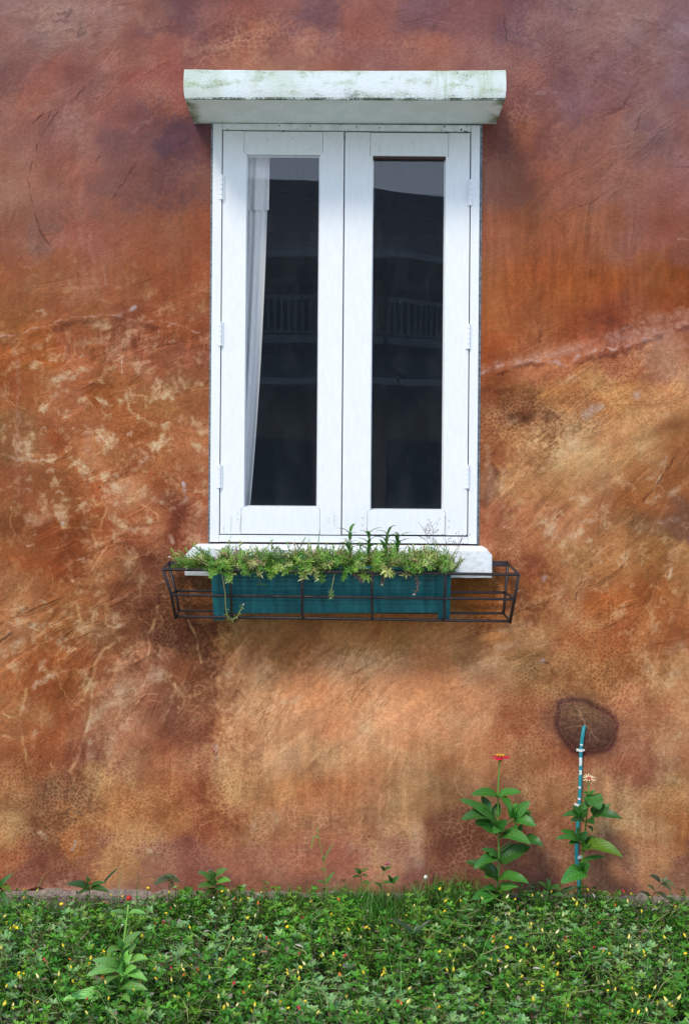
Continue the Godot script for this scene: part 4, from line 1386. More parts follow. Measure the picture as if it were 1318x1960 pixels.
func build_window() -> void:
	var o := thing("casement_window", "white wooden casement window with two narrow glazed sashes, closed", "window")
	var paint: Material = mats.white_paint
	var grimy_shaded: Material = mats.grimy_shaded_paint
	var st := begin()
	algae_shaded(st, 402.8, 240.0, 419.8, 1039.0, -0.10, 0.011)
	commit("frame_jamb", st, paint, o)
	st = begin()
	algae_shaded(st, 895.2, 240.0, 911.6, 1039.0, -0.10, 0.011)
	commit("frame_jamb", st, paint, o)
	st = begin()
	pbox(st, 420.1, 239.4, 894.9, 251.6, -0.10, 0.0105)
	commit("frame_head", st, grimy_shaded, o)
	st = begin()
	pbox(st, 420.1, 1025.6, 894.9, 1038.8, -0.10, 0.0105)
	commit("frame_foot", st, paint, o)
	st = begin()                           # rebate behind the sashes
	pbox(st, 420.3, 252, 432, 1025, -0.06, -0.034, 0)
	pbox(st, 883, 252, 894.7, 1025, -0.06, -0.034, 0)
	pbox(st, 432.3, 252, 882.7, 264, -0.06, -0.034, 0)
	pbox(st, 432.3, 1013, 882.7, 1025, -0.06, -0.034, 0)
	commit("frame_rebate", st, mats.dark_grey, o)
	st = begin()
	pbox(st, 640, 264.3, 668, 1012.7, -0.055, -0.0305, 0)
	commit("meeting_strip", st, mats.white_paint, o)
	st = begin()                           # grey sealant between frame and plaster
	pbox(st, 398.5, 237, 402.5, 1041, -0.05, 0.002, 0.001)
	pbox(st, 911.9, 237, 917.0, 1041, -0.05, 0.003, 0.001)
	pbox(st, 402.8, 236, 911.6, 239.1, -0.05, 0.004, 0.001)
	commit("sealant", st, mats.sealant, o)
	build_sash(o, "sash", 421.8, 253.6, 652.3, 1023.6, [467.0, 298.3, 607.2, 971.0], -0.004, true)
	build_sash(o, "sash", 654.7, 254.2, 893.0, 1022.8, [707.8, 299.0, 847.0, 975.0], -0.010, false)
	# hinges: two leaves and a five-part knuckle
	for h in [[419.6, 362, 47], [419.8, 642, 46], [420.0, 914, 45], [894.4, 368, 50], [892.8, 643, 48], [893.2, 911, 45]]:
		st = begin()
		var c := Vector3(ux(h[0]), vy(h[1]), 0.0145)
		for k in 5:
			var a: float = S * h[2] * (k / 5.0 - 0.5) + 0.0006
			var b: float = S * h[2] * ((k + 1) / 5.0 - 0.5) - 0.0006
			tube(st, [c + Vector3(0, a, 0), c + Vector3(0, b, 0)], 0.0056, 0.0056, 10, -1)
		box(st, c + Vector3(-0.010, -S * h[2] * 0.5, -0.0062), c + Vector3(0.010, S * h[2] * 0.5, -0.0022), 0.0004)
		commit("hinge", st, paint, o)
	st = begin()
	pbox(st, 703, 299.4, 852, 304.0, -0.009, 0.0062, 0.0004)  # dark brown strip painting the shaded reveal above the right pane
	commit("reveal_shade_strip", st, mat("reveal_shade", C(64, 40, 32), 0.8), o)
	# screw plugs and cracked filler at the lower corners of the sashes
	for p in [[455, 985, 2.6], [455, 995, 2.8], [694, 991, 2.6], [694, 1005, 2.6], [858, 995, 2.6], [858, 1008, 2.6], [629, 992, 2.2], [629, 999, 2.2], [462, 275, 2.0], [601, 280, 2.0]]:
		st = begin()
		var c := Vector3(ux(p[0]), vy(p[1]), 0.0079)
		tube(st, [c, c + Vector3(0, 0, 0.0008)], S * p[2], S * p[2] * 0.9, 12, -1)
		commit("screw_plug", st, mats.grimy_shaded_paint, o)
	# splits in the paint
	for q in [[443, 990, 442, 1021], [430, 1010, 430, 1022], [460.5, 1000, 460, 1022], [462, 989, 461, 999], [702, 1010, 701, 1022], [851, 985, 850, 1021], [640, 985, 641, 1008]]:
		st = begin()
		var a := Vector3(ux(q[0]), vy(q[1]), 0.0078)
		var b := Vector3(ux(q[2]), vy(q[3]), 0.0078)
		var mid := a.lerp(b, rf(0.3, 0.7)) + Vector3(rf(-0.0016, 0.0016), rf(-0.0016, 0.0016), 0)
		tube(st, [a, mid, b], 0.0006, 0.0004, 4)
		commit("paint_split", st, mats.dark_grey, o)
	# mud specks under the hood
	st = begin()
	for k in 46:
		var p := Vector3(ux(rf(430, 890)), vy(rf(236, 256)), 0.011)
		if k > 30: p = Vector3(ux(rf(425, 890)), vy(rf(258, 292)), 0.009)
		var r := rf(0.0008, 0.0034) if k < 26 else rf(0.0006, 0.0015)
		ball(st, p, Vector3(r, r * rf(0.8, 1.5), r * 0.5), 6, 4)
	var o2 := commit("mud_speck", st, mats.black_speck, o)
	o2.set_meta("kind", "stuff")

func build_hood() -> void:
	var o := thing("window_hood", "thick white concrete hood over the window, streaked with green algae", "canopy", Vector3(-0.009, 2.61, 0.0))
	o.rotation.z = 0.0055
	var w := 512
	var h := 256
	var n := noise(51, 0.02, 5)
	var fine := noise(52, 0.11, 4)
	var drip := noise(53, 0.03, 3)
	var im := Image.create(w, h, false, Image.FORMAT_RGB8)
	var bump := Image.create(w, h, false, Image.FORMAT_L8)
	for y in h:
		for x in w:
			var u := x / float(w)
			var v := y / float(h)          # 0..0.14 top, 0.14..0.5 the front face, then the soffit
			var c := Vector3(0.83, 0.865, 0.86)
			var f := fine.get_noise_2d(x * 2.4, y * 1.3)
			var big := n.get_noise_2d(x, y)
			var down := drip.get_noise_2d(x * 2.0, y * 0.4)
			if v < 0.52:
				var fr := (v - 0.14) / 0.36
				var g := 0.22 * smoothstep(-0.1, 0.6, 0.6 * down + 0.6 * big) + 0.20 * smoothstep(0.1, 0.5, big)
				g += 0.55 * exp(-pow((u - 0.93) / 0.035, 2.0)) * (0.6 + 0.7 * drip.get_noise_2d(x * 5.0, y * 0.3))
				g += 0.42 * exp(-pow((u - 0.80) / 0.03, 2.0)) * (0.5 + drip.get_noise_2d(x * 5.0, y * 0.3 + 99.0))
				g += 0.30 * exp(-pow((u - 0.03) / 0.05, 2.0)) + 0.22 * exp(-pow((u - 0.10) / 0.02, 2.0)) + 0.2 * exp(-pow((u - 0.3) / 0.06, 2.0))
				g += 0.35 * smoothstep(0.16, 0.0, fr) * (0.5 + 0.8 * big)
				g = clampf(g * (0.75 + 0.8 * f), 0.0, 0.85)
				c = c.lerp(Vector3(0.50, 0.58, 0.38), g)
				var blk := smoothstep(0.24, 0.62, 0.7 * f + 0.55 * big + 0.5 * exp(-pow((u - 0.51) / 0.035, 2.0)) * smoothstep(0.5, 0.9, fr) - 0.10 + 0.16 * smoothstep(0.6, 1.0, fr) + 0.25 * exp(-pow((u - 0.075) / 0.012, 2.0)))
				c = c.lerp(Vector3(0.24, 0.26, 0.24), blk * 0.42)
				if fr > 0.93: c = c.lerp(Vector3(0.20, 0.24, 0.18), clampf(0.6 + 1.2 * big + f, 0.0, 0.85))
			else:
				var so := (v - 0.52) / 0.48
				c = Vector3(0.90, 0.935, 0.915).lerp(Vector3(0.84, 0.895, 0.85), clampf(0.3 + big, 0.0, 0.5))
				var e := maxf(smoothstep(0.82, 1.0, so), maxf(smoothstep(0.05, 0.0, u), smoothstep(0.95, 1.0, u)))
				c = c.lerp(Vector3(0.36, 0.38, 0.24), e * clampf(0.45 + 1.2 * big + 0.6 * f, 0.0, 0.8))
			c *= 1.0 + 0.06 * f
			im.set_pixel(x, y, Color(clampf(c.x, 0, 1), clampf(c.y, 0, 1), clampf(c.z, 0, 1)))
			bump.set_pixel(x, y, Color.WHITE * clampf(0.5 + 0.6 * f + 0.25 * big, 0, 1))
	var m := mat("mossy_concrete", Color.WHITE, 0.85)
	m.albedo_texture = tex(im)
	m.heightmap_enabled = true
	m.heightmap_texture = tex(bump)
	m.heightmap_scale = 0.14
	# profile across the hood: depth, height, v of the texture
	var prof := [[-0.03, 0.104, 0.0], [0.12, 0.102, 0.06], [0.268, 0.0992, 0.13], [0.2705, 0.0965, 0.15], [0.274, 0.06, 0.27], [0.2755, 0.035, 0.38], [0.2745, 0.014, 0.46], [0.2715, 0.0045, 0.50], [0.264, 0.003, 0.53], [0.20, 0.005, 0.63], [0.10, 0.002, 0.80], [-0.03, 0.0, 1.0]]
	var st := begin()
	st.set_smooth_group(0)
	var nx := 140
	var hw := 0.513
	var wob := noise(54, 9.0, 4)
	var at := func(i: int, k: int) -> Vector3:
		var t := i / float(nx) * 2.0 - 1.0
		var p: Array = prof[k]
		var inset: float = 0.003 * pow(absf(p[1] - 0.06) / 0.05, 2.0) if k > 2 else 0.004
		var v := Vector3(t * (hw - inset * smoothstep(0.97, 1.0, absf(t))), p[1], p[0])
		v.y -= 0.0035 * (1.0 - t * t) * (1.0 if k < 4 else 0.3)
		if k > 0 and k < 11:
			var r: float = 0.0028 if k < 9 else 0.0012
			v += 0.32 * Vector3(0, wob.get_noise_3d(v.x, v.y, v.z), wob.get_noise_3d(v.x, v.y, v.z + 40.0)) * r * 1.4
		return v
	for i in nx:
		for k in prof.size() - 1:
			st.set_smooth_group([0, 0, 1, 2, 2, 2, 2, 3, 4, 4, 4, 4][k])
			for q in [[i, k], [i + 1, k], [i, k + 1], [i, k + 1], [i + 1, k], [i + 1, k + 1]]:
				st.set_uv(Vector2(q[0] / float(nx), prof[q[1]][2]))
				st.add_vertex(at.call(q[0], q[1]))
	st.set_smooth_group(-1)
	for e in [0, nx]:
		var c: Vector3 = (at.call(e, 1) + at.call(e, 8)) / 2.0
		for k in prof.size():
			var a: Vector3 = at.call(e, k)
			var b: Vector3 = at.call(e, (k + 1) % prof.size())
			for p in ([c, a, b] if e == nx else [c, b, a]):
				st.set_uv(Vector2(0.03 + p.z * 0.3, 0.3 - p.y))
				st.add_vertex(p)
	commit("slab", st, m, o)

func build_sill() -> void:
	var o := thing("window_sill", "chunky white painted masonry sill under the window, with chipped ends", "sill")
	var st := begin()
	st.set_smooth_group(0)
	var n := noise(61, 14.0, 4)
	var zf := 0.052
	var k0 := (D - zf) / D
	var prof := [[-0.03, 1043.0], [0.02, 1043.5], [0.04, 1046.0], [zf, 1053.0], [zf, 1075.0], [zf, 1097.0], [0.046, 1104.0], [-0.03, 1104.0]]
	var nx := 110
	var at := func(i: int, k: int) -> Vector3:
		var u := lerpf(354.5, 941.8, i / float(nx))
		var p: Array = prof[k]
		var e := minf(u - 354.5, 941.8 - u)
		var cut := maxf(0.0, 22.0 - e) if u < 600.0 else maxf(0.0, 14.0 - e)     # the top corners are knocked off
		var v: float = maxf(p[1], 1043.0 + cut * (1.0 if u < 600 else 1.3)) if p[1] < 1080.0 else p[1]
		var r := Vector3(ux(u) * k0, CY + (980.0 - v) * S * k0, p[0])
		r.z -= 0.003 * smoothstep(3.0, 0.0, e) if p[0] > 0.0 else 0.0
		r += Vector3(0, n.get_noise_3d(r.x, r.y, 3.0), n.get_noise_3d(r.x, r.y, 9.0)) * (0.0012 if p[0] > 0.0 else 0.0)
		return r
	for i in nx:
		for k in prof.size() - 1:
			st.set_smooth_group([0, 0, 1, 2, 2, 3, 4][k])
			quad(st, at.call(i, k + 1), at.call(i + 1, k + 1), at.call(i + 1, k), at.call(i, k))
	st.set_smooth_group(-1)
	for e in [0, nx]:
		for k in range(1, prof.size() - 1):
			if e == 0: tri(st, at.call(e, 0), at.call(e, k + 1), at.call(e, k))
			else: tri(st, at.call(e, 0), at.call(e, k), at.call(e, k + 1))
	commit("slab", st, mats.rough_white_paint, o)

func build_curtain() -> void:
	var o := thing("curtain", "sheer white curtain gathered to the left inside the left sash", "curtain")
	var m := mat("sheer_cloth", C(248, 248, 246), 0.9)
	m.cull_mode = BaseMaterial3D.CULL_DISABLED
	m.backlight_enabled = true
	m.backlight = Color(0.5, 0.5, 0.5)
	for part in 2:
		var st := begin()
		st.set_smooth_group(0)
		var nx := 60
		var ny := 50
		var at := func(i: int, j: int) -> Vector3:
			var s := i / float(nx)
			var t := j / float(ny)
			var v := lerpf(255.0, 402.0, t) if part == 0 else lerpf(398.0, 1010.0, t)
			var edge := 511.0 - 1.0 * t if part == 0 else 507.0 - 14.0 * t - 18.0 * pow(t, 2.2)
			var u := lerpf(400.0, edge, s)
			var z := -0.075 + 0.007 * sin(s * 26.0 + 0.8 * sin(t * 2.0)) * (0.6 + 0.4 * t) + 0.004 * sin(s * 57.0 + t * 3.0)
			if part == 0: z += 0.007
			var p := spot(u + (980.0 - v) * ROLL, v, z)
			return p
		for j in ny:
			for i in nx:
				quad(st, at.call(i, j + 1), at.call(i + 1, j + 1), at.call(i + 1, j), at.call(i, j))
		commit("drop" if part == 1 else "valance", st, m, o)

# ---------------------------------------------------------------- rack and planter
func bar(parent: Node3D, pts: Array, r := 0.0046, called := "bar") -> void:
	var st := begin()
	tube(st, pts, r, r, 8)
	commit(called, st, mats.iron, parent)

func build_rack() -> void:
	var o := thing("planter_rack", "black wrought iron basket rack fixed under the window sill", "rack")
	var zt := 0.255
	var zm := 0.22
	var zb := 0.175
	var bk := 0.042
	bar(o, [spot(312, 1090, zt), spot(992, 1100, zt)], 0.005)
	bar(o, [spot(328, 1139, zm), spot(984, 1147, zm)], 0.0044)
	bar(o, [spot(336, 1180, zb), spot(975, 1189, zb)], 0.0048)
	bar(o, [spot(336, 1131, bk), spot(966, 1134, bk)], 0.0044)
	bar(o, [spot(342, 1169, bk), spot(963, 1174, bk)], 0.0044)
	var st := begin()                        # flat iron at the back
	var a := spot(323, 1079, bk)
	var b := spot(972, 1079, bk)
	var tb := Transform3D(Basis(Vector3(0, 0, 1), atan2(b.y - a.y, b.x - a.x)), (a + b) / 2.0)
	var ln := a.distance_to(b)
	box(st, Vector3(-ln / 2, -0.0095, -0.003), Vector3(ln / 2, 0.0095, 0.003), 0.001, tb)
	commit("flat_bar", st, mats.iron, o)
	for side in [[312, 1089, 328, 1138, 336.5, 1184, 323, 1078, 336, 1131, 342.5, 1170], [992, 1099, 984, 1147, 975, 1192, 971, 1078, 966.5, 1134, 963, 1174]]:
		bar(o, [spot(side[0], side[1], zt), spot(side[2], side[3], zm), spot(side[4], side[5], zb)], 0.0052)
		bar(o, [spot(side[6], side[7], bk), spot(side[8], side[9], bk), spot(side[10], side[11], bk)], 0.0052)
		bar(o, [spot(side[0], side[1], zt), spot(side[6], side[7], bk)], 0.0044)
		bar(o, [spot(side[2], side[3], zm), spot(side[8], side[9], bk)], 0.0044)
		bar(o, [spot(side[4], side[5] - 3, zb), spot(side[10], side[11], bk)], 0.0044)
	for v in [[441.5, 1090, 443, 1182, 445, 1186], [578, 1090, 578.5, 1180, 580.5, 1186], [711.5, 1093, 711.8, 1180, 711.5, 1187], [851.5, 1095, 849.5, 1180, 847, 1189]]:
		bar(o, [spot(v[0], v[1], zt + 0.004), spot((v[0] + v[2]) / 2.0, 1140, zm + 0.004), spot(v[2], v[3], zb + 0.005), spot(v[4], v[5], zb + 0.003)], 0.0046)
	for v in [[441, 1178], [578, 1178], [712, 1180], [849, 1182]]:      # cross bars the trough stands on
		bar(o, [spot(v[0], v[1], zb), spot(v[0], v[1] - 8, bk)], 0.0042)

func build_planter() -> void:
	var o := thing("planter_box", "long teal plastic planter box standing in the iron rack", "planter")
	var teal: Material = mats.teal_plastic
	var zf0 := 0.222       # front at the top
	var zf1 := 0.168       # front at the foot
	# ribbed front board
	var st := begin()
	st.set_smooth_group(-1)
	var lines := [1087.0, 1104.0, 1112.0, 1121.5, 1130.0, 1139.0, 1149.0, 1158.0, 1173.0]
	for k in lines.size() - 1:
		var a: float = lines[k]
		var b: float = lines[k + 1]
		var prev := Vector2(a, 0.0)
		for q in [Vector2(a + 0.9, 0.0016), Vector2(b - 0.9, 0.0016), Vector2(b, 0.0)]:
			var t0 := (prev.x - 1087.0) / 86.0
			var t1: float = (q.x - 1087.0) / 86.0
			var za := lerpf(zf0, zf1, t0) + prev.y
			var zb: float = lerpf(zf0, zf1, t1) + q.y
			quad(st, spot(427, q.x + 1.4, zb), spot(838, q.x, zb), spot(838, prev.x, za), spot(427, prev.x + 1.4, za))
			prev = q
	quad(st, spot(427, 1174.4, zf1 - 0.006), spot(838, 1173, zf1 - 0.006), spot(838, 1173, zf1), spot(427, 1174.4, zf1))
	commit("front_board", st, teal, o)
	for s in 2:                               # corner posts, a little proud of the board and longer
		st = begin()
		st.set_smooth_group(-1)
		var x := [403.5, 430.0, 409.0, 429.0] if s == 0 else [834.0, 863.0, 838.0, 860.0]
		var d := 0.007
		var y1 := 1187.5 if s == 0 else 1186.0
		var tl := spot(x[0], 1089, zf0 + d)
		var tr := spot(x[1], 1089, zf0 + d)
		var bl := spot(x[2], y1, zf1 + d - 0.008)
		var br := spot(x[3], y1, zf1 + d - 0.008)
		var back := Vector3(0, 0, -0.02)
		quad(st, bl, br, tr, tl)
		quad(st, br, br + back, tr + back, tr)
		quad(st, bl + back, bl, tl, tl + back)
		quad(st, bl + back, br + back, br, bl)
		quad(st, tl, tr, tr + back, tl + back)
		commit("corner_post", st, teal, o)
	st = begin()                              # ends, back and floor
	st.set_smooth_group(-1)
	var zbk := 0.062
	var f := [spot(408, 1089, zf0), spot(860, 1089, zf0), spot(856, 1172, zf1), spot(413, 1172, zf1)]
	var g := [Vector3(f[0].x, f[0].y, zbk), Vector3(f[1].x, f[1].y, zbk), Vector3(f[2].x, f[2].y, zbk), Vector3(f[3].x, f[3].y, zbk)]
	quad(st, f[2], g[2], g[1], f[1])
	quad(st, g[3], f[3], f[0], g[0])
	quad(st, g[2], g[3], g[0], g[1])
	quad(st, g[3], g[2], f[2], f[3])
	commit("shell", st, teal, o)
	st = begin()                              # rolled rim
	var rim := [spot(402, 1089, zf0 + 0.004), spot(864, 1089, zf0 + 0.004), Vector3(f[1].x + 0.008, f[1].y, zbk - 0.004), Vector3(f[0].x - 0.008, f[0].y, zbk - 0.004)]
	for k in 4:
		tube(st, [rim[k], rim[(k + 1) % 4]], 0.0085, 0.0085, 10)
		ball(st, rim[k], Vector3.ONE * 0.0086, 10, 6)
	commit("rim", st, mats.teal_rim, o)
	st = begin()
	box(st, Vector3(g[0].x + 0.01, f[0].y - 0.03, zbk + 0.005), Vector3(g[1].x - 0.01, f[0].y - 0.014, zf0 - 0.012))
	commit("soil", st, mats.soil, o)

# Moss rose: a fleshy stem set with short needle leaves.
func moss_sprig(variant: int) -> ArrayMesh:
	var st := begin()
	var ln := rf(0.045, 0.085)
	var bend := rf(0.01, 0.035)
	var pts := []
	for k in 5:
		var t := k / 4.0
		pts.append(Vector3(bend * t * t, ln * t, rf(-0.002, 0.002)))
	if variant % 3 == 0: tint(st, 150, 110, 96)
	else: tint(st, 150, 172, 96)
	tube(st, pts, 0.0014, 0.001, 5)
	for k in 30:
		var t := 0.12 + 0.88 * k / 29.0
		var base := Vector3(bend * t * t, ln * t, 0)
		var a := k * 2.4
		var l := rf(0.012, 0.021) * (1.0 if k < 25 else 0.8)
		var out := Vector3(cos(a), rf(0.3, 0.9) + (0.6 if k > 24 else 0.0), sin(a)).normalized()
		match variant % 4:
			0: tint(st, 170, 184, 108, 0.25)
			1: tint(st, 130, 172, 70, 0.25)
			2: tint(st, 98, 150, 58, 0.25)
			3: tint(st, 190, 198, 124, 0.25)
		if variant == 7: tint(st, 168, 128, 112, 0.25)
		leaf(st, base, base + out * l, Vector3.UP, l * 0.27, 0.06, 0.5, 2, 3, 2)
	st.generate_normals()
	return st.commit()

func scatter(called: String, parent: Node, mesh: Mesh, places: Array, tints: Array, m: Material, label := "") -> void:
	var mm := MultiMesh.new()
	mm.transform_format = MultiMesh.TRANSFORM_3D
	mm.use_colors = true
	mm.mesh = mesh
	mm.instance_count = places.size()
	for k in places.size():
		mm.set_instance_transform(k, places[k])
		mm.set_instance_color(k, tints[k])
	var o := MultiMeshInstance3D.new()
	o.name = numbered(called, parent)
	o.multimesh = mm
	o.material_override = m
	o.set_meta("kind", "stuff")
	if label != "":
		o.set_meta("label", label)
	parent.add_child(o, true)

func turned(at: Vector3, up: Vector3, spin: float, size: float) -> Transform3D:
	var y := up.normalized()
	var x := y.cross(Vector3(0.13, 0.2, 1.0)).normalized()
	var b := Basis(x, y, x.cross(y)).rotated(y, spin)
	return Transform3D(b.scaled(Vector3.ONE * size), at)

func build_planter_plants() -> void:
	var o := thing("planter_greenery", "dense tangle of needle-leaved moss rose spilling over the planter's front edge", "plant")
	var top := spot(630, 1089, 0.2).y
	for v in 8:
		var mesh := moss_sprig(v)
		var places := []
		var tints := []
		var count: int = [80, 110, 110, 70, 50, 110, 90, 26][v]
		for k in count:
			var px := rf(395, 870)
			if k % 16 == 0: px = rf(340, 420)
			var z := rf(0.07, 0.235)
			var lean := Vector3(rf(-0.9, 0.9), 1.0, rf(-0.2, 1.3))
			if px < 560 and k % 3: lean.y = 0.6
			var y := top + rf(-0.012, 0.004)
			var size := rf(0.75, 1.25)
			if px > 850: size *= 0.75
			if z > 0.20 and k % 2 == 0:            # over the rim and hanging
				lean = Vector3(rf(-0.8, 0.8), rf(-0.25, 0.6), 1.2)
				z = rf(0.215, 0.24)
			var p := spot(px, 1089, z)
			if px < 400:
				lean = Vector3(-1.0, rf(0.15, 0.7), rf(-0.3, 0.6))
				p.z = rf(0.15, 0.25)
				size = rf(0.8, 1.1)
				p.x += 0.03
				y = top + rf(-0.002, 0.006)
			places.append(turned(Vector3(p.x, y, p.z), lean, rf(0, TAU), size))
			var g := rf(0.6, 1.15)
			tints.append(Color(g * rf(0.85, 1.15), g, g * rf(0.8, 1.1)))
		scatter("foliage", o, mesh, places, tints, mats.small_leaf)
	# the clump of round-leaved purslane at the front
	var cl := thing("purslane_clump", "dark green round-leaved purslane hanging over the planter's rim left of centre", "plant", spot(510, 1090, 0.235))
	for k in 15:
		var st := begin()
		var a := spot(rf(470, 575), 1088, rf(0.19, 0.235)) - cl.position
		var b := a + Vector3(rf(-0.03, 0.03), rf(-0.055, 0.06), rf(0.02, 0.05))
		if k < 5: b = a + Vector3(rf(-0.02, 0.02), rf(0.03, 0.065), rf(-0.01, 0.03))
		tint(st, 110, 130, 80)
		tube(st, [a, a.lerp(b, 0.5) + Vector3(0, 0.008, 0.006), b], 0.0013, 0.001, 5)
		for q in 9:
			var t := 1.0 if q < 6 else 0.5
			var c := a.lerp(b, t) + (Vector3(0, 0.008, 0.006) if t < 1 else Vector3.ZERO)
			var an := q * 1.13 + k
			var out := Vector3(cos(an), rf(-0.1, 0.5), sin(an) + 0.3).normalized()
			tint(st, 66, 116, 66, 0.25)
			leaf(st, c, c + out * rf(0.012, 0.019), Vector3(0, 1, 0.5), 0.009, 0.06, 0.2, 1, 4, 2)
		commit("sprig", st, mats.small_leaf, cl)
	var st := begin()
	var yf := spot(487, 1080, 0.25) - cl.position
	bloom_small(st, yf, 235, 190, 20)
	commit("flower", st, mats.petal, cl)
	# upright sprigs of ferny leaves in front of the right sash
	var names := ["tallest leafy sprig in the planter, in front of the gap between the sashes", "leafy sprig in the planter just right of the tallest sprig", "arching leafy sprig in the planter under the middle of the right pane", "short curled sprig in the planter under the right pane's right side"]
	var tops := [[668, 1085, 670, 1020, 0.19], [704, 1085, 706, 1024, 0.2], [735, 1085, 742, 1020, 0.2], [756, 1085, 762, 1028, 0.19]]
	for k in 4:
		var d: Array = tops[k]
		var base := spot(d[0], d[1], d[4])
		var s := thing("leafy_sprig", names[k], "plant", base, "leafy sprigs in the planter")
		var tip := spot(d[2], d[3], d[4] + 0.01) - base
		st = begin()
		tint(st, 104, 92, 62)
		tube(st, [Vector3.ZERO, tip * 0.5 + Vector3(0.004, 0, 0), tip], 0.0018, 0.001, 6)
		commit("stem", st, mats.small_leaf, s)
		for q in 9:
			var t := 0.35 + 0.65 * q / 8.0
			var a := q * 2.2 + k * 1.1
			var c := tip * t
			var out := Vector3(cos(a), 0.55, 0.6 * sin(a)).normalized()
			var l := rf(0.036, 0.066) * (1.15 - 0.4 * t)
			st = begin()
			for w in 2:
				tint(st, 96, 148, 70, 0.15)
				leaf(st, c, c + out * l, Vector3.UP, l * 0.34, 0.16 if q % 3 else 0.30, 0.3, 0, 7, 4, 0.05)
			commit("leaf", st, mats.small_leaf, s)
	# seedling with broad pale leaves at the left end
	var sd := thing("broad_leaf_seedling", "pale green broad-leaved seedling at the planter's left end", "plant", spot(428, 1080, 0.2))
	for q in [[402, 1050, 0.21], [446, 1050, 0.19], [426, 1047, 0.16], [438, 1063, 0.23], [414, 1066, 0.23]]:
		st = begin()
		tint(st, 142, 166, 84)
		leaf(st, Vector3(0, 0.02, 0), spot(q[0], q[1], q[2]) - sd.position, Vector3(0, 1, 0.3), 0.016, 0.18, 0.2, 0, 7, 4)
		commit("leaf", st, mats.broad_leaf, sd)
	# blades of grass in the planter
	var gb := thing("grass_tuft", "few upright grass blades in the middle of the planter", "grass", spot(604, 1085, 0.19))
	for q in [[612, 1008, 604], [592, 1028, 600], [586, 1036, 604], [606, 1060, 603], [598, 1050, 606]]:
		st = begin()
		tint(st, 92, 140, 72)
		leaf(st, spot(q[2], 1085, 0.19) - gb.position, spot(q[0], q[1], 0.2) - gb.position, Vector3(0.2, 0.1, 1), 0.009, 0.02, 0.35, 3, 6, 2)
		commit("blade", st, mats.small_leaf, gb)
	# dry seed stalks at the right end
	var dn := ["tallest dry seed stalk in the planter, in front of the right sash", "thin dry seed stalk beside the tallest dry stalk", "dry branching seed stalk leaning right at the planter's right end", "short dry seed stalk above the planter's right end"]
	var dt := [[824, 1085, 812, 1008], [830, 1085, 827, 1005], [862, 1085, 884, 1030], [850, 1085, 853, 1034]]
	for k in 4:
		var base := spot(dt[k][0], dt[k][1], 0.15)
		var s := thing("dry_stalk", dn[k], "plant", base, "dry seed stalks in the planter")
		var tip := spot(dt[k][2], dt[k][3], 0.16) - base
		st = begin()
		tint(st, 96, 72, 64)
		tube(st, [Vector3.ZERO, tip * 0.6 + Vector3(0.003, 0, 0), tip], 0.0008, 0.0005, 4)
		for q in 16:
			var c := tip * rf(0.55, 1.0)
			var e := c + Vector3(rf(-0.03, 0.03), rf(0.005, 0.03), rf(-0.015, 0.015))
			tint(st, 100, 74, 66)
			tube(st, [c, c.lerp(e, 0.6) + Vector3(0, -0.002, 0), e], 0.0005, 0.0004, 3)
			tint(st, 84, 58, 56)
			ball(st, e, Vector3.ONE * rf(0.0011, 0.002), 5, 3)
		commit("stem", st, mats.small_leaf, s)
	# stems that hang down over the front
	hang("long pale stem hanging down the planter's left post, turned up at its tip", [[422, 1090, 0.245], [427, 1110, 0.245], [431, 1135, 0.235], [432, 1165, 0.215], [436, 1182, 0.205], [445, 1187, 0.2], [456, 1178, 0.2], [466, 1157, 0.21]], [168, 170, 110], 0.0017, 0.55)
	hang("short curled stem hanging from the middle of the planter, white at its tip", [[640, 1096, 0.25], [637, 1115, 0.245], [633, 1132, 0.235], [633, 1145, 0.23]], [156, 166, 100], 0.0015, 0.7)
	hang("dry brown stem drooping over the rim left of the right sash's centre", [[655, 1097, 0.245], [672, 1098, 0.25], [686, 1103, 0.25], [694, 1113, 0.245]], [150, 108, 84], 0.0015, 0.5)
	hang("withered brown tuft hanging at the planter's right third", [[790, 1080, 0.245], [794, 1100, 0.25], [800, 1115, 0.245], [797, 1130, 0.24], [792, 1138, 0.24]], [126, 92, 74], 0.0012, 0.2)
	hang("thin withered stem hanging left of the withered brown tuft", [[731, 1090, 0.245], [733, 1106, 0.245], [731, 1119, 0.24]], [110, 80, 62], 0.0012, 0.3)
	hang("long creeping stem lying out over the rack's left corner", [[440, 1080, 0.24], [400, 1084, 0.25], [375, 1068, 0.24], [340, 1072, 0.24], [324, 1066, 0.22]], [170, 158, 112], 0.0016, 0.1)

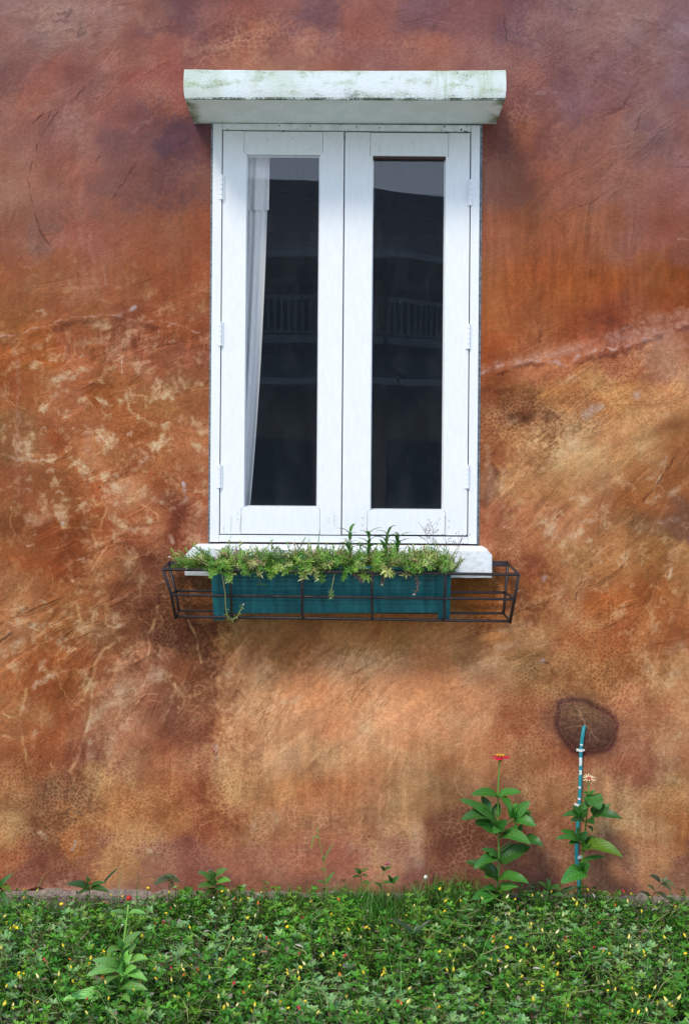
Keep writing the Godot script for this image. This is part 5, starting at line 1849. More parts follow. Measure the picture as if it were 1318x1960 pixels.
func hang(label: String, path: Array, col: Array, r: float, leafy: float) -> void:
	var base := spot(path[0][0], path[0][1], path[0][2])
	var o := thing("hanging_stem", label, "plant", base, "stems hanging from the planter")
	var cv := Curve3D.new()
	for k in path.size():
		var p := spot(path[k][0], path[k][1], path[k][2]) - base
		var q := spot(path[maxi(k - 1, 0)][0], path[maxi(k - 1, 0)][1], path[maxi(k - 1, 0)][2]) - base
		var s := spot(path[mini(k + 1, path.size() - 1)][0], path[mini(k + 1, path.size() - 1)][1], path[mini(k + 1, path.size() - 1)][2]) - base
		cv.add_point(p, (q - s) / 6.0, (s - q) / 6.0)
	var pts := []
	var total := cv.get_baked_length()
	for k in 25:
		pts.append(cv.sample_baked(total * k / 24.0))
	var st := begin()
	tint(st, col[0], col[1], col[2])
	tube(st, pts, r, r * 0.7, 6)
	commit("stem", st, mats.small_leaf, o)
	st = begin()
	for k in 26:
		var t := lerpf(leafy, 1.0, k / 25.0)
		var c := cv.sample_baked(total * t)
		var a := k * 2.4
		if col[1] > col[0] - 15: tint(st, 120, 150, 70, 0.2)
		else: tint(st, col[0], col[1], col[2], 0.2)
		var out := Vector3(cos(a), sin(a), rf(0, 0.8)).normalized()
		leaf(st, c, c + out * rf(0.008, 0.015), Vector3(0, 0.5, 1), 0.0026, 0.1, 0.4, 2, 3, 2)
	tint(st, 206, 200, 190)
	ball(st, pts[24], Vector3.ONE * 0.0036, 6, 4)
	var lv := commit("foliage", st, mats.small_leaf, o)
	lv.set_meta("kind", "stuff")

func bloom_small(st: SurfaceTool, c: Vector3, r: float, g: float, b: float, size := 0.008) -> void:
	for k in 5:
		var a := k * TAU / 5.0
		tint(st, r, g, b)
		leaf(st, c, c + Vector3(cos(a), 0.35, sin(a)).normalized() * size, Vector3.UP, size * 0.9, 0.1, 0.2, 1, 3, 2)

# ---------------------------------------------------------------- hose
func build_hose() -> void:
	var o := thing("garden_hose", "thin teal hose with flaked white paint clipped to the wall below the round patch", "hose")
	var p := [spot(1117, 1389, -0.02), spot(1117, 1391, 0.006), spot(1115.5, 1398, 0.013), spot(1113, 1415, 0.012), spot(1110.5, 1436, 0.011), spot(1110, 1470, 0.012), spot(1109, 1510, 0.012), spot(1107, 1545, 0.011), spot(1104.5, 1580, 0.013), spot(1102.5, 1615, 0.014), spot(1102, 1640, 0.013), spot(1104, 1662, 0.015), spot(1107, 1690, 0.02), spot(1108, 1730, 0.03)]
	var st := begin()
	tube(st, p, 0.0062, 0.0062, 10)
	commit("tube", st, mat("hose_teal", C(34, 142, 150), 0.45), o)
	var white := mat("flaked_paint", C(226, 226, 220), 0.7)
	for q in [[1110.2, 1450, 1110, 1466], [1109.9, 1474, 1109.7, 1483], [1108.6, 1505, 1108.5, 1509], [1107.5, 1527, 1107.3, 1531], [1104.3, 1584, 1103.6, 1598], [1112, 1424, 1111.4, 1427], [1102.1, 1606, 1102.0, 1609]]:
		st = begin()
		var a := spot(q[0], q[1], 0.0135)
		var b := spot(q[2], q[3], 0.0135)
		tube(st, [a, a.lerp(b, 0.2), a.lerp(b, 0.5) + Vector3(0.0006, 0, 0), a.lerp(b, 0.85), b], 0.0052, 0.0054, 9)
		commit("paint_flake", st, white, o)
	for q in [[1110.5, 1436], [1106.5, 1541], [1106.5, 1641]]:
		st = begin()
		var c := spot(q[0], q[1], 0.011)
		tube(st, [c + Vector3(0, -0.004, 0), c + Vector3(0, 0.004, 0)], 0.0086, 0.0086, 10, -1)
		box(st, c + Vector3(-0.014, -0.0045, -0.010), c + Vector3(0.010, 0.0045, -0.001), 0.001)
		ball(st, c + Vector3(0.010, 0, 0.001), Vector3(0.004, 0.004, 0.003), 8, 5)
		commit("clip", st, white, o)

# ---------------------------------------------------------------- zinnias
func curve_points(path: Array, base: Vector3, n := 14) -> Array:
	var cv := Curve3D.new()
	for k in path.size():
		var p: Vector3 = path[k] - base
		var q: Vector3 = path[maxi(k - 1, 0)] - base
		var s: Vector3 = path[mini(k + 1, path.size() - 1)] - base
		cv.add_point(p, (q - s) / 6.0, (s - q) / 6.0)
	var out := []
	for k in n:
		out.append(cv.sample_baked(cv.get_baked_length() * k / (n - 1.0)))
	return out

# leaves: [root x, root y, tip x, tip y, how far the tip comes forward, width on the grid, arch, tone]
func leafy_plant(called: String, label: String, category: String, z: float, stem: Array, leaves: Array, r: float, tone: Array, group := "") -> Node3D:
	var path := []
	for k in range(0, stem.size(), 2):
		path.append(spot(stem[k], stem[k + 1], z))
	var base: Vector3 = path[0]
	var o := thing(called, label, category, base, group)
	var st := begin()
	tint(st, tone[0] + 22, tone[1] + 14, tone[2] + 6)
	tube(st, curve_points(path, base), r, r * 0.75, 8)
	commit("stem", st, mats.small_leaf, o)
	for q in leaves:
		st = begin()
		var wide := rf(0.8, 1.12)
		var a := spot(q[0], q[1], z) - base
		var b := spot(q[2], q[3], z + q[4]) - base
		var k: float = q[7] if q.size() > 7 else 1.0
		var age_k := rf(0.82, 1.15)
		if z < 0.5 and rng.randf() < 0.04: tint(st, tone[0] * 1.5, tone[1] * 1.08, tone[2] * 0.9, 0.1)     # a yellowing leaf
		else: tint(st, tone[0] * k * age_k, tone[1] * k * age_k, tone[2] * k * age_k, 0.10)
		var up := Vector3(0.0, 1.0, 0.75) if q[4] >= 0.0 else Vector3(0.1, 1.0, 0.35)
		if absf(b.y - a.y) > absf(b.x - a.x): up = Vector3(-signf(b.x - a.x) * 0.5 * signf(b.y - a.y), 0.25, 1.0)
		leaf(st, a, b, up + Vector3(rf(-0.2, 0.2), 0, rf(-0.2, 0.2)), q[5] * wide * S * (D - z) / D * ((1.55 if z < 0.5 else 1.3) if called == "zinnia_plant" else 1.25), q[6], rf(0.10, 0.36), 0, 10, 6, rf(0.0, 0.05))
		commit("leaf", st, mats.worn_leaf if rng.randf() < 0.35 else mats.broad_leaf, o)
	return o

func bloom_red(o: Node3D, at: Vector3, radius: float, col: Array) -> void:
	var fl := Node3D.new()
	fl.name = "flower"
	o.add_child(fl, true)
	for k in 15:
		var a := k * TAU / 15.0 + rf(-0.08, 0.08)
		var st := begin()
		tint(st, col[0] * (0.8 if sin(a) < -0.2 else 1.0), col[1], col[2], 0.15)
		var out := Vector3(cos(a), rf(-0.22, 0.06), sin(a)).normalized()
		leaf(st, at + out * radius * 0.18, at + out * radius * rf(0.92, 1.05), Vector3.UP, radius * 0.52, 0.06, -0.15, 1, 6, 4)
		commit("petal", st, mats.petal, fl)
	var st := begin()
	tint(st, 150, 74, 30)
	ball(st, at + Vector3(0, 0.001, 0), Vector3(radius * 0.32, radius * 0.16, radius * 0.32), 10, 6)
	for k in 26:
		var a := k * 2.4
		var rr := radius * (0.10 + 0.34 * k / 26.0)
		tint(st, 226, 166, 40, 0.2)
		ball(st, at + Vector3(cos(a) * rr, radius * 0.18, sin(a) * rr), Vector3.ONE * radius * 0.075, 5, 4)
	commit("disc", st, mats.petal, fl)
	st = begin()
	tint(st, 96, 128, 62)
	ball(st, at - Vector3(0, radius * 0.16, 0), Vector3(radius * 0.26, radius * 0.24, radius * 0.26), 8, 5)
	commit("calyx", st, mats.small_leaf, fl)

func build_zinnias() -> void:
	var f := func(x: float) -> float: return 840.0 + x / 2.757
	var g := func(y: float) -> float: return 1300.0 + y / 2.757
	var conv := func(rows: Array) -> Array:
		var out := []
		for q in rows:
			out.append([f.call(q[0]), g.call(q[1]), f.call(q[2]), g.call(q[3]), q[4], q[5] / 2.757, q[6], q[7] if q.size() > 7 else 1.0])
		return out
	var tone := [70, 134, 48]
	var o := leafy_plant("zinnia_plant", "tall zinnia against the wall with one crimson flower at its top", "plant", 0.15,
		[952, 1725, 951.5, 1700, 954, 1640, 953, 1580, 952, 1520, 955.5, 1452],
		conv.call([
			[307, 612, 166, 610, 0.02, 58, 0.12], [310, 612, 438, 598, 0.02, 58, 0.12], [310, 614, 378, 700, 0.08, 56, 0.10, 1.1],
			[300, 760, 104, 632, 0.02, 60, 0.14], [262, 690, 222, 618, 0.00, 44, 0.05, 0.85], [270, 735, 113, 742, 0.05, 66, 0.16], [255, 735, 236, 668, 0.03, 30, 0.05, 1.25], [250, 735, 268, 640, 0.0, 44, 0.06, 0.9], [300, 725, 312, 650, -0.02, 50, 0.05, 0.8],
			[390, 730, 480, 642, 0.02, 56, 0.10, 1.1], [385, 730, 410, 650, 0.01, 36, 0.05, 1.2], [395, 735, 488, 700, -0.02, 70, 0.12], [390, 745, 512, 778, 0.05, 60, 0.16], [380, 735, 352, 655, 0.03, 40, 0.05, 1.15], [400, 730, 455, 668, 0.00, 60, 0.08], [420, 740, 500, 745, 0.02, 66, 0.12, 0.9],
			[310, 800, 188, 752, 0.02, 86, 0.10], [312, 800, 360, 742, 0.05, 66, 0.10, 1.05], [330, 800, 285, 812, 0.07, 52, 0.1, 1.0],
			[400, 830, 408, 760, 0.03, 34, 0.05, 1.2], [405, 830, 440, 765, 0.01, 36, 0.05, 1.1], [395, 830, 385, 770, 0.0, 34, 0.05, 1.2],
			[318, 830, 484, 872, 0.07, 78, 0.16], [440, 850, 552, 884, 0.06, 50, 0.20],
			[318, 950, 180, 1002, 0.07, 76, 0.16, 1.12], [320, 960, 484, 884, 0.02, 98, 0.08], [312, 945, 220, 896, 0.03, 46, 0.16], [300, 950, 262, 925, 0.05, 40, 0.1, 1.1],
			[310, 1040, 136, 964, 0.0, 70, 0.12, 0.85], [312, 1050, 475, 1078, 0.06, 62, 0.14], [305, 1055, 240, 1020, 0.03, 60, 0.10, 0.9], [300, 1060, 235, 1045, 0.05, 40, 0.1],
			[310, 1115, 418, 1096, 0.05, 60, 0.12, 1.2], [308, 1120, 226, 1112, 0.05, 52, 0.16], [312, 1110, 335, 1168, 0.08, 40, 0.12, 1.1], [300, 1125, 170, 1165, 0.08, 54, 0.12, 1.0], [300, 1130, 220, 1190, 0.09, 60, 0.1, 1.15]]),
		0.0032, tone)
	var st := begin()
	for q in [[308, 800, 262, 735], [312, 805, 392, 732], [315, 900, 400, 830], [318, 915, 385, 862]]:
		tint(st, 96, 136, 62)
		tube(st, [spot(f.call(q[0]), g.call(q[1]), 0.15) - o.position, spot(f.call(q[2]), g.call(q[3]), 0.165) - o.position], 0.0024, 0.0018, 6)
	commit("side_shoot", st, mats.small_leaf, o)
	bloom_red(o, spot(957, 1449, 0.15) - o.position, 0.035, [214, 18, 72])

	o = leafy_plant("zinnia_plant", "zinnia growing in front of the teal hose, with a spent cream flower", "plant", 0.10,
		[1109, 1720, 1111.5, 1670, 1119, 1590, 1124, 1540, 1126, 1495],
		conv.call([
			[792, 612, 760, 600, 0.01, 28, 0.1], [792, 610, 826, 590, 0.01, 28, 0.1],
			[790, 612, 845, 690, 0.05, 84, 0.06, 1.05], [812, 720, 905, 662, 0.02, 58, 0.1, 1.05], [812, 716, 850, 655, 0.01, 46, 0.05, 1.15], [805, 722, 966, 738, 0.06, 58, 0.20, 0.95], [800, 640, 758, 690, 0.02, 50, 0.06, 0.9],
			[742, 735, 648, 722, 0.03, 52, 0.2, 0.9], [745, 730, 702, 666, 0.01, 46, 0.08], [745, 730, 776, 642, 0.01, 50, 0.08, 0.9], [745, 735, 722, 680, 0.03, 30, 0.06, 1.2],
			[770, 755, 690, 748, 0.05, 50, 0.14, 0.8], [770, 752, 816, 768, 0.05, 70, 0.14, 0.85], [775, 770, 806, 805, 0.04, 44, 0.1, 0.85],
			[735, 850, 640, 800, 0.02, 56, 0.12], [735, 855, 724, 780, 0.01, 40, 0.05, 1.1], [738, 850, 785, 805, 0.02, 46, 0.08, 0.8], [740, 870, 610, 842, 0.06, 46, 0.16, 1.1], [735, 865, 680, 872, 0.05, 34, 0.1, 0.9],
			[760, 885, 838, 842, 0.02, 74, 0.06, 1.05], [752, 890, 790, 880, 0.05, 56, 0.1, 1.15],
			[752, 900, 970, 940, 0.08, 76, 0.20, 1.0], [755, 965, 882, 940, 0.03, 34, 0.14, 1.0],
			[750, 1010, 796, 972, 0.03, 46, 0.1, 1.1], [748, 1015, 735, 965, 0.04, 40, 0.1, 1.2], [765, 1018, 640, 1078, 0.08, 84, 0.14, 1.35]]),
		0.0030, tone)
	var fl := Node3D.new()
	fl.name = "flower"
	o.add_child(fl, true)
	var c := spot(1126, 1491, 0.10) - o.position
	for k in 12:
		var a := k * TAU / 12.0 + rf(-0.1, 0.1)
		st = begin()
		tint(st, 218, 192, 150, 0.15)
		var out := Vector3(cos(a), 0.2 - 0.55 * sin(a) + rf(-0.1, 0.15), sin(a)).normalized()
		leaf(st, c + out * 0.004, c + out * rf(0.019, 0.027), Vector3(0, 1, 0.6), 0.0065, 0.1, 0.3, 2, 5, 2)
		commit("petal", st, mats.petal, fl)
	st = begin()
	tint(st, 176, 62, 58)
	ball(st, c, Vector3(0.009, 0.0075, 0.009), 9, 6)
	commit("disc", st, mats.petal, fl)

	# the zinnia in the foreground
	var tone3 := [124, 180, 88]
	o = leafy_plant("zinnia_plant", "pale green zinnia in the left foreground, taller than the ground cover, with a red bud", "plant", 1.05,
		[219, 2000, 221, 1940, 228, 1875, 236, 1810, 243, 1760, 247, 1724],
		[[244, 1748, 210, 1746, 0.01, 13, 0.14], [246, 1748, 281, 1749, 0.01, 13, 0.14],
		[232, 1817, 272, 1783, 0.02, 22, 0.08, 1.05], [232, 1818, 204, 1824, 0.05, 24, 0.12, 1.1], [234, 1816, 226, 1790, 0.03, 12, 0.05, 1.15],
		[240, 1845, 285, 1836, 0.03, 20, 0.14, 1.1], [238, 1846, 246, 1818, 0.02, 13, 0.05, 1.25], [236, 1850, 254, 1826, 0.03, 14, 0.08, 1.2], [234, 1852, 222, 1858, 0.06, 24, 0.1, 1.05], [236, 1852, 176, 1838, 0.02, 24, 0.14, 0.85], [235, 1854, 165, 1868, 0.05, 26, 0.14, 0.9],
		[232, 1862, 283, 1878, 0.06, 26, 0.16, 1.1], [230, 1866, 202, 1882, 0.06, 26, 0.12, 1.0], [229, 1880, 240, 1862, 0.04, 18, 0.08, 1.2],
		[228, 1892, 284, 1895, 0.05, 30, 0.16, 1.15], [227, 1895, 178, 1880, 0.01, 28, 0.14, 0.85], [226, 1904, 116, 1916, 0.07, 26, 0.16, 1.2], [226, 1900, 164, 1921, 0.09, 28, 0.14, 1.25], [224, 1906, 250, 1920, 0.08, 24, 0.12, 1.1],
		[222, 1925, 200, 1962, 0.09, 34, 0.12, 1.05], [222, 1928, 245, 1966, 0.09, 30, 0.12, 0.95], [221, 1935, 160, 1945, 0.06, 34, 0.12, 0.85], [222, 1920, 180, 1900, 0.04, 30, 0.10, 0.8], [232, 1870, 262, 1852, 0.05, 26, 0.1, 1.1], [228, 1888, 196, 1868, 0.03, 26, 0.1, 0.95], [225, 1905, 262, 1940, 0.08, 28, 0.12, 0.9], [224, 1912, 190, 1940, 0.1, 30, 0.1, 1.0], [236, 1842, 210, 1836, 0.05, 20, 0.1, 1.0], [234, 1835, 262, 1806, 0.02, 20, 0.08, 0.95]],
		0.0030, tone3)
	st = begin()
	tint(st, 178, 40, 34)
	ball(st, spot(247, 1719, 1.05) - o.position, Vector3(0.0075, 0.008, 0.0075), 8, 6)
	tint(st, 92, 130, 60)
	ball(st, spot(247, 1726, 1.05) - o.position, Vector3(0.006, 0.008, 0.006), 8, 5)
	commit("bud", st, mats.petal, o)
	var o4 := thing("zinnia_bloom", "low orange-red zinnia flower half hidden behind the foreground zinnia's leaves", "flower", spot(207, 1900, 1.0))
	bloom_red(o4, spot(206, 1869, 1.01) - o4.position, 0.019, [214, 52, 22])
	st = begin()
	tint(st, 96, 136, 62)
	tube(st, [Vector3(0, -0.06, 0), spot(206, 1871, 1.01) - o4.position], 0.0024, 0.002, 6)
	commit("stem", st, mats.small_leaf, o4)

# ---------------------------------------------------------------- ground cover
func cover_sprig(variant: int) -> ArrayMesh:
	var st := begin()
	var h := rf(0.085, 0.135)
	var bend := Vector3(rf(-0.03, 0.03), 0, rf(-0.03, 0.03))
	if variant % 3 == 2: tint(st, 118, 84, 66)
	else: tint(st, 92, 110, 62)
	var pts := []
	for k in 4:
		var t := k / 3.0
		pts.append(Vector3(0, h * t, 0) + bend * t * t)
	tube(st, pts, 0.0018, 0.0012, 4)
	for tier in 4:
		var t: float = [1.0, 0.82, 0.60, 0.36][tier]
		var n: int = [7, 5, 4, 4][tier]
		var c := Vector3(0, h * t, 0) + bend * t * t
		for k in n:
			var a := k * TAU / n + tier * 0.7 + rf(-0.3, 0.3)
			var el := rf(0.25, 0.95) if tier == 0 else rf(-0.1, 0.55)
			var l := rf(0.0125, 0.024) * (1.0 if tier < 2 else 1.1)
			var out := Vector3(cos(a), el, sin(a)).normalized()
			match variant:
				0, 1, 2: tint(st, 62, 122, 34, 0.35)
				3, 4: tint(st, 84, 146, 42, 0.35)
				5: tint(st, 122, 164, 98, 0.3)
				6: tint(st, 68, 114, 46, 0.3)
				_: tint(st, 118, 166, 54, 0.3)
			if variant == 6 and k % 4 == 0: tint(st, 128, 112, 100, 0.2)
			leaf(st, c, c + out * l, Vector3.UP, l * rf(0.40, 0.54), 0.10, rf(0.1, 0.45), 1, 5, 2)
	st.generate_normals()
	return st.commit()

func grass_clump(variant: int) -> ArrayMesh:
	var st := begin()
	for k in 9:
		var a := rf(0, TAU)
		var h := rf(0.045, 0.105)
		var base := Vector3(rf(-0.02, 0.02), 0, rf(-0.02, 0.02))
		if variant == 2: tint(st, 92, 116, 52, 0.25)
		else: tint(st, 72, 134, 44, 0.3)
		leaf(st, base, base + Vector3(cos(a) * h * rf(0.2, 0.8), h, sin(a) * h * rf(0.2, 0.8)), Vector3(-cos(a), 0.4, -sin(a)), rf(0.003, 0.0052), rf(0.08, 0.3), 0.5, 3, 5, 2)
	st.generate_normals()
	return st.commit()

func bud_mesh(col: Array, open: float, long: float) -> ArrayMesh:
	var st := begin()
	tint(st, 104, 128, 62)
	tube(st, [Vector3(0.004, -0.06, 0), Vector3(0.001, -0.03, 0), Vector3(0, -0.003, 0)], 0.0011, 0.001, 5)
	tint(st, 120, 142, 70)
	ball(st, Vector3.ZERO, Vector3(0.0034, 0.0046, 0.0034), 7, 5)
	if open <= 0.0:
		for k in 3:
			tint(st, col[0], col[1], col[2], 0.12)
			st.set_smooth_group(0)
		var rings := [[0.001, 0.0034], [0.005, 0.0040], [0.009, 0.0030], [long, 0.0003]]
		for i in 3:
			for j in 7:
				var q := []
				for e in [[i, j], [i, j + 1], [i + 1, j + 1], [i + 1, j]]:
					var a: float = TAU * e[1] / 7.0 + rings[e[0]][0] * 60.0
					q.append(Vector3(cos(a) * rings[e[0]][1], rings[e[0]][0], -sin(a) * rings[e[0]][1]))
				quad(st, q[0], q[1], q[2], q[3])
	else:
		for k in 5:
			var a := k * TAU / 5.0 + rf(-0.3, 0.3)
			tint(st, col[0], col[1], col[2], 0.12)
			leaf(st, Vector3(0, 0.002, 0), Vector3(cos(a) * open, 1.0, sin(a) * open).normalized() * 0.0125, Vector3(-cos(a), 0.5, -sin(a)), 0.0085, 0.12, 0.3, 1, 4, 3)
	st.generate_normals()
	return st.commit()

func build_ground_cover() -> void:
	var o := thing("ground_cover", "low mat of purslane-like plants full of closed yellow and red buds", "ground cover")
	var patch := noise(71, 1.6, 3)
	var places := []
	var tints := []
	for v in 8:
		places.append([])
		tints.append([])
	var step := 0.025
	var z := 0.06
	while z < 1.80:
		var x := -2.3
		while x < 2.3:
			var px := x + rf(-0.018, 0.018)
			var pz := z + rf(-0.018, 0.018)
			x += step
			var grassy := smoothstep(0.30, 0.10, pz) * (0.6 if px > -0.25 and px < 0.60 else 0.15)
			if rng.randf() < grassy: continue
			var p := patch.get_noise_2d(px, pz)
			if rng.randf() < 0.18 + 0.7 * smoothstep(0.1, 0.5, p): continue
			var y := soil(px, pz)
			var v := rng.randi() % 8
			if p < -0.15 and rng.randf() < 0.6: v = 5
			if p > 0.25 and rng.randf() < 0.4: v = 7
			var size := rf(0.8, 1.15) * lerpf(0.62, 1.0, smoothstep(0.05, 0.4, pz)) * (1.0 + 0.25 * p)
			places[v].append(turned(Vector3(px, y, pz), Vector3(rf(-0.5, 0.5), 1.0, rf(-0.4, 0.55)), rf(0, TAU), size))
			var g := rf(0.72, 1.25)
			tints[v].append(Color(g * rf(0.85, 1.2), g, g * rf(0.85, 1.15)))
		z += step
	for v in 8:
		scatter("foliage", o, cover_sprig(v), places[v], tints[v], mats.small_leaf)
	# longer creeping stems that stick out of the mat
	var st := begin()
	for k in 200:
		var p := Vector3(rf(-1.3, 1.3), -0.03, rf(0.2, 1.45))
		var d := Vector3(rf(-1, 1), 0, rf(-0.6, 0.6)).normalized() * rf(0.05, 0.12)
		tint(st, 138, 150, 88, 0.3)
		tube(st, [p, p + d * 0.5 + Vector3(0, rf(0.07, 0.10), 0), p + d + Vector3(0, rf(0.08, 0.12), 0)], 0.0016, 0.0011, 5)
	var cs := commit("creeping_stem", st, mats.small_leaf, o)
	cs.set_meta("kind", "stuff")
	# taller broad-leaved clumps, fallen pale leaves and long blades among the mat
	var bt := []
	var bc := []
	for k in 26:
		var c := Vector2(rf(-1.3, 1.3), rf(0.25, 1.4))
		for q in 4:
			var px := c.x + rf(-0.06, 0.06)
			var pz := c.y + rf(-0.06, 0.06)
			bt.append(turned(Vector3(px, soil(px, pz), pz), Vector3(rf(-0.4, 0.4), 1, rf(-0.2, 0.6)), rf(0, TAU), rf(1.0, 1.3)))
			var g := rf(0.85, 1.35)
			bc.append(Color(g * rf(0.9, 1.25), g, g * rf(0.8, 1.1)))
	scatter("foliage", o, cover_sprig(4), bt, bc, mats.small_leaf)
	st = begin()
	for k in 150:
		var p := Vector3(rf(-1.3, 1.3), 0, rf(0.2, 1.45))
		p.y = soil(p.x, p.z) + rf(0.085, 0.125)
		var a := rf(0, TAU)
		if k % 3 == 0: tint(st, 176, 168, 156, 0.2)
		elif k % 3 == 1: tint(st, 138, 104, 74, 0.25)
		else: tint(st, 150, 156, 140, 0.2)
		leaf(st, p, p + Vector3(cos(a), rf(-0.3, 0.5), sin(a)).normalized() * rf(0.018, 0.034), Vector3(rf(-0.6, 0.6), 1, rf(-0.3, 0.8)), rf(0.007, 0.011), 0.12, rf(0.1, 0.6), 2, 5, 2)
	var dl := commit("fallen_leaf", st, mats.small_leaf, o)
	dl.set_meta("kind", "stuff")
	st = begin()
	for k in 70:
		var p := Vector3(rf(-1.3, 1.3), 0, rf(0.15, 1.4))
		p.y = soil(p.x, p.z) + 0.02
		var h := rf(0.14, 0.26)
		var a := rf(0, TAU)
		tint(st, 104, 158, 66, 0.25)
		leaf(st, p, p + Vector3(cos(a) * h * rf(0.15, 0.9), h, sin(a) * h * 0.4), Vector3(-cos(a), 0.4, -sin(a) + 0.2), rf(0.003, 0.006), rf(0.04, 0.2), 0.5, 3, 7, 2)
	var lb := commit("long_blade", st, mats.small_leaf, o)
	lb.set_meta("kind", "stuff")
	# buds
	var kinds := [bud_mesh([240, 224, 124], 0.0, 0.016), bud_mesh([238, 212, 54], 0.0, 0.014), bud_mesh([242, 214, 30], 0.55, 0.01), bud_mesh([240, 226, 168], 0.0, 0.017), bud_mesh([186, 40, 44], 0.0, 0.013), bud_mesh([226, 120, 40], 0.0, 0.014), bud_mesh([232, 226, 220], 0.5, 0.012), bud_mesh([242, 212, 24], 1.0, 0.01)]
	var m: Material = mats.petal
	var placed := 0
	while placed < 286:
		var pz := 0.14 + 1.2 * pow(rng.randf(), 0.8)
		var half := 0.62 * (D - pz) / D * 1.92
		var px := rf(-half, half)
		if pz < 0.4 and px > -0.25 and px < 0.32 and rng.randf() < 0.75: continue
		if patch.get_noise_2d(px * 1.7 + 5.0, pz * 1.7) < -0.22: continue
		var b := MeshInstance3D.new()
		b.name = numbered("flower_bud", o)
		var roll := rng.randf()
		var kd := 0
		if roll < 0.24: kd = 0
		elif roll < 0.52: kd = 1
		elif roll < 0.70: kd = 2
		elif roll < 0.78: kd = 3
		elif roll < 0.89: kd = 4
		elif roll < 0.93: kd = 5
		elif roll < 0.95: kd = 6
		else: kd = 7
		if kd == 4 and px > 0.35 and rng.randf() < 0.6: kd = 0
		b.mesh = kinds[kd]
		b.material_override = m
		var y := soil(px, pz) + lerpf(0.09, 0.138, smoothstep(0.05, 0.45, pz)) + rf(-0.006, 0.024)
		b.transform = turned(Vector3(px, y, pz), Vector3(rf(-0.9, 0.9), 1.0, rf(-0.6, 0.8)), rf(0, TAU), rf(0.55, 1.0))
		o.add_child(b, true)
		placed += 1
	# turf along the foot of the wall
	var go := []
	var gt := []
	for v in 3:
		go.append([])
		gt.append([])
	for k in 2600:
		var px := rf(-2.3, 2.3)
		var pz := 0.02 + 0.34 * pow(rng.randf(), 1.3)
		if k % 6 == 0:
			px = rf(-0.15, 0.55)
			pz = rf(0.03, 0.30)
		if k % 11 == 0: pz = rf(0.3, 1.6)
		var v := 2 if rng.randf() < 0.22 else rng.randi() % 2
		var y := soil(px, pz) - 0.004
		var size := rf(0.6, 1.1)
		if px > 0.28 and px < 0.5 and pz < 0.2: size *= 1.3
		go[v].append(turned(Vector3(px, y, pz), Vector3(rf(-0.3, 0.3), 1, rf(-0.2, 0.4)), rf(0, TAU), size))
		var g := rf(0.7, 1.2)
		gt[v].append(Color(g * rf(0.85, 1.25), g, g * rf(0.8, 1.1)))
	var gr := Node3D.new()
	gr.name = "grass"
	tag(gr, "short dark green grass along the foot of the wall", "grass", "", "stuff")
	add_child(gr)
	for v in 3:
		scatter("blades", gr, grass_clump(v), go[v], gt[v], mats.small_leaf)

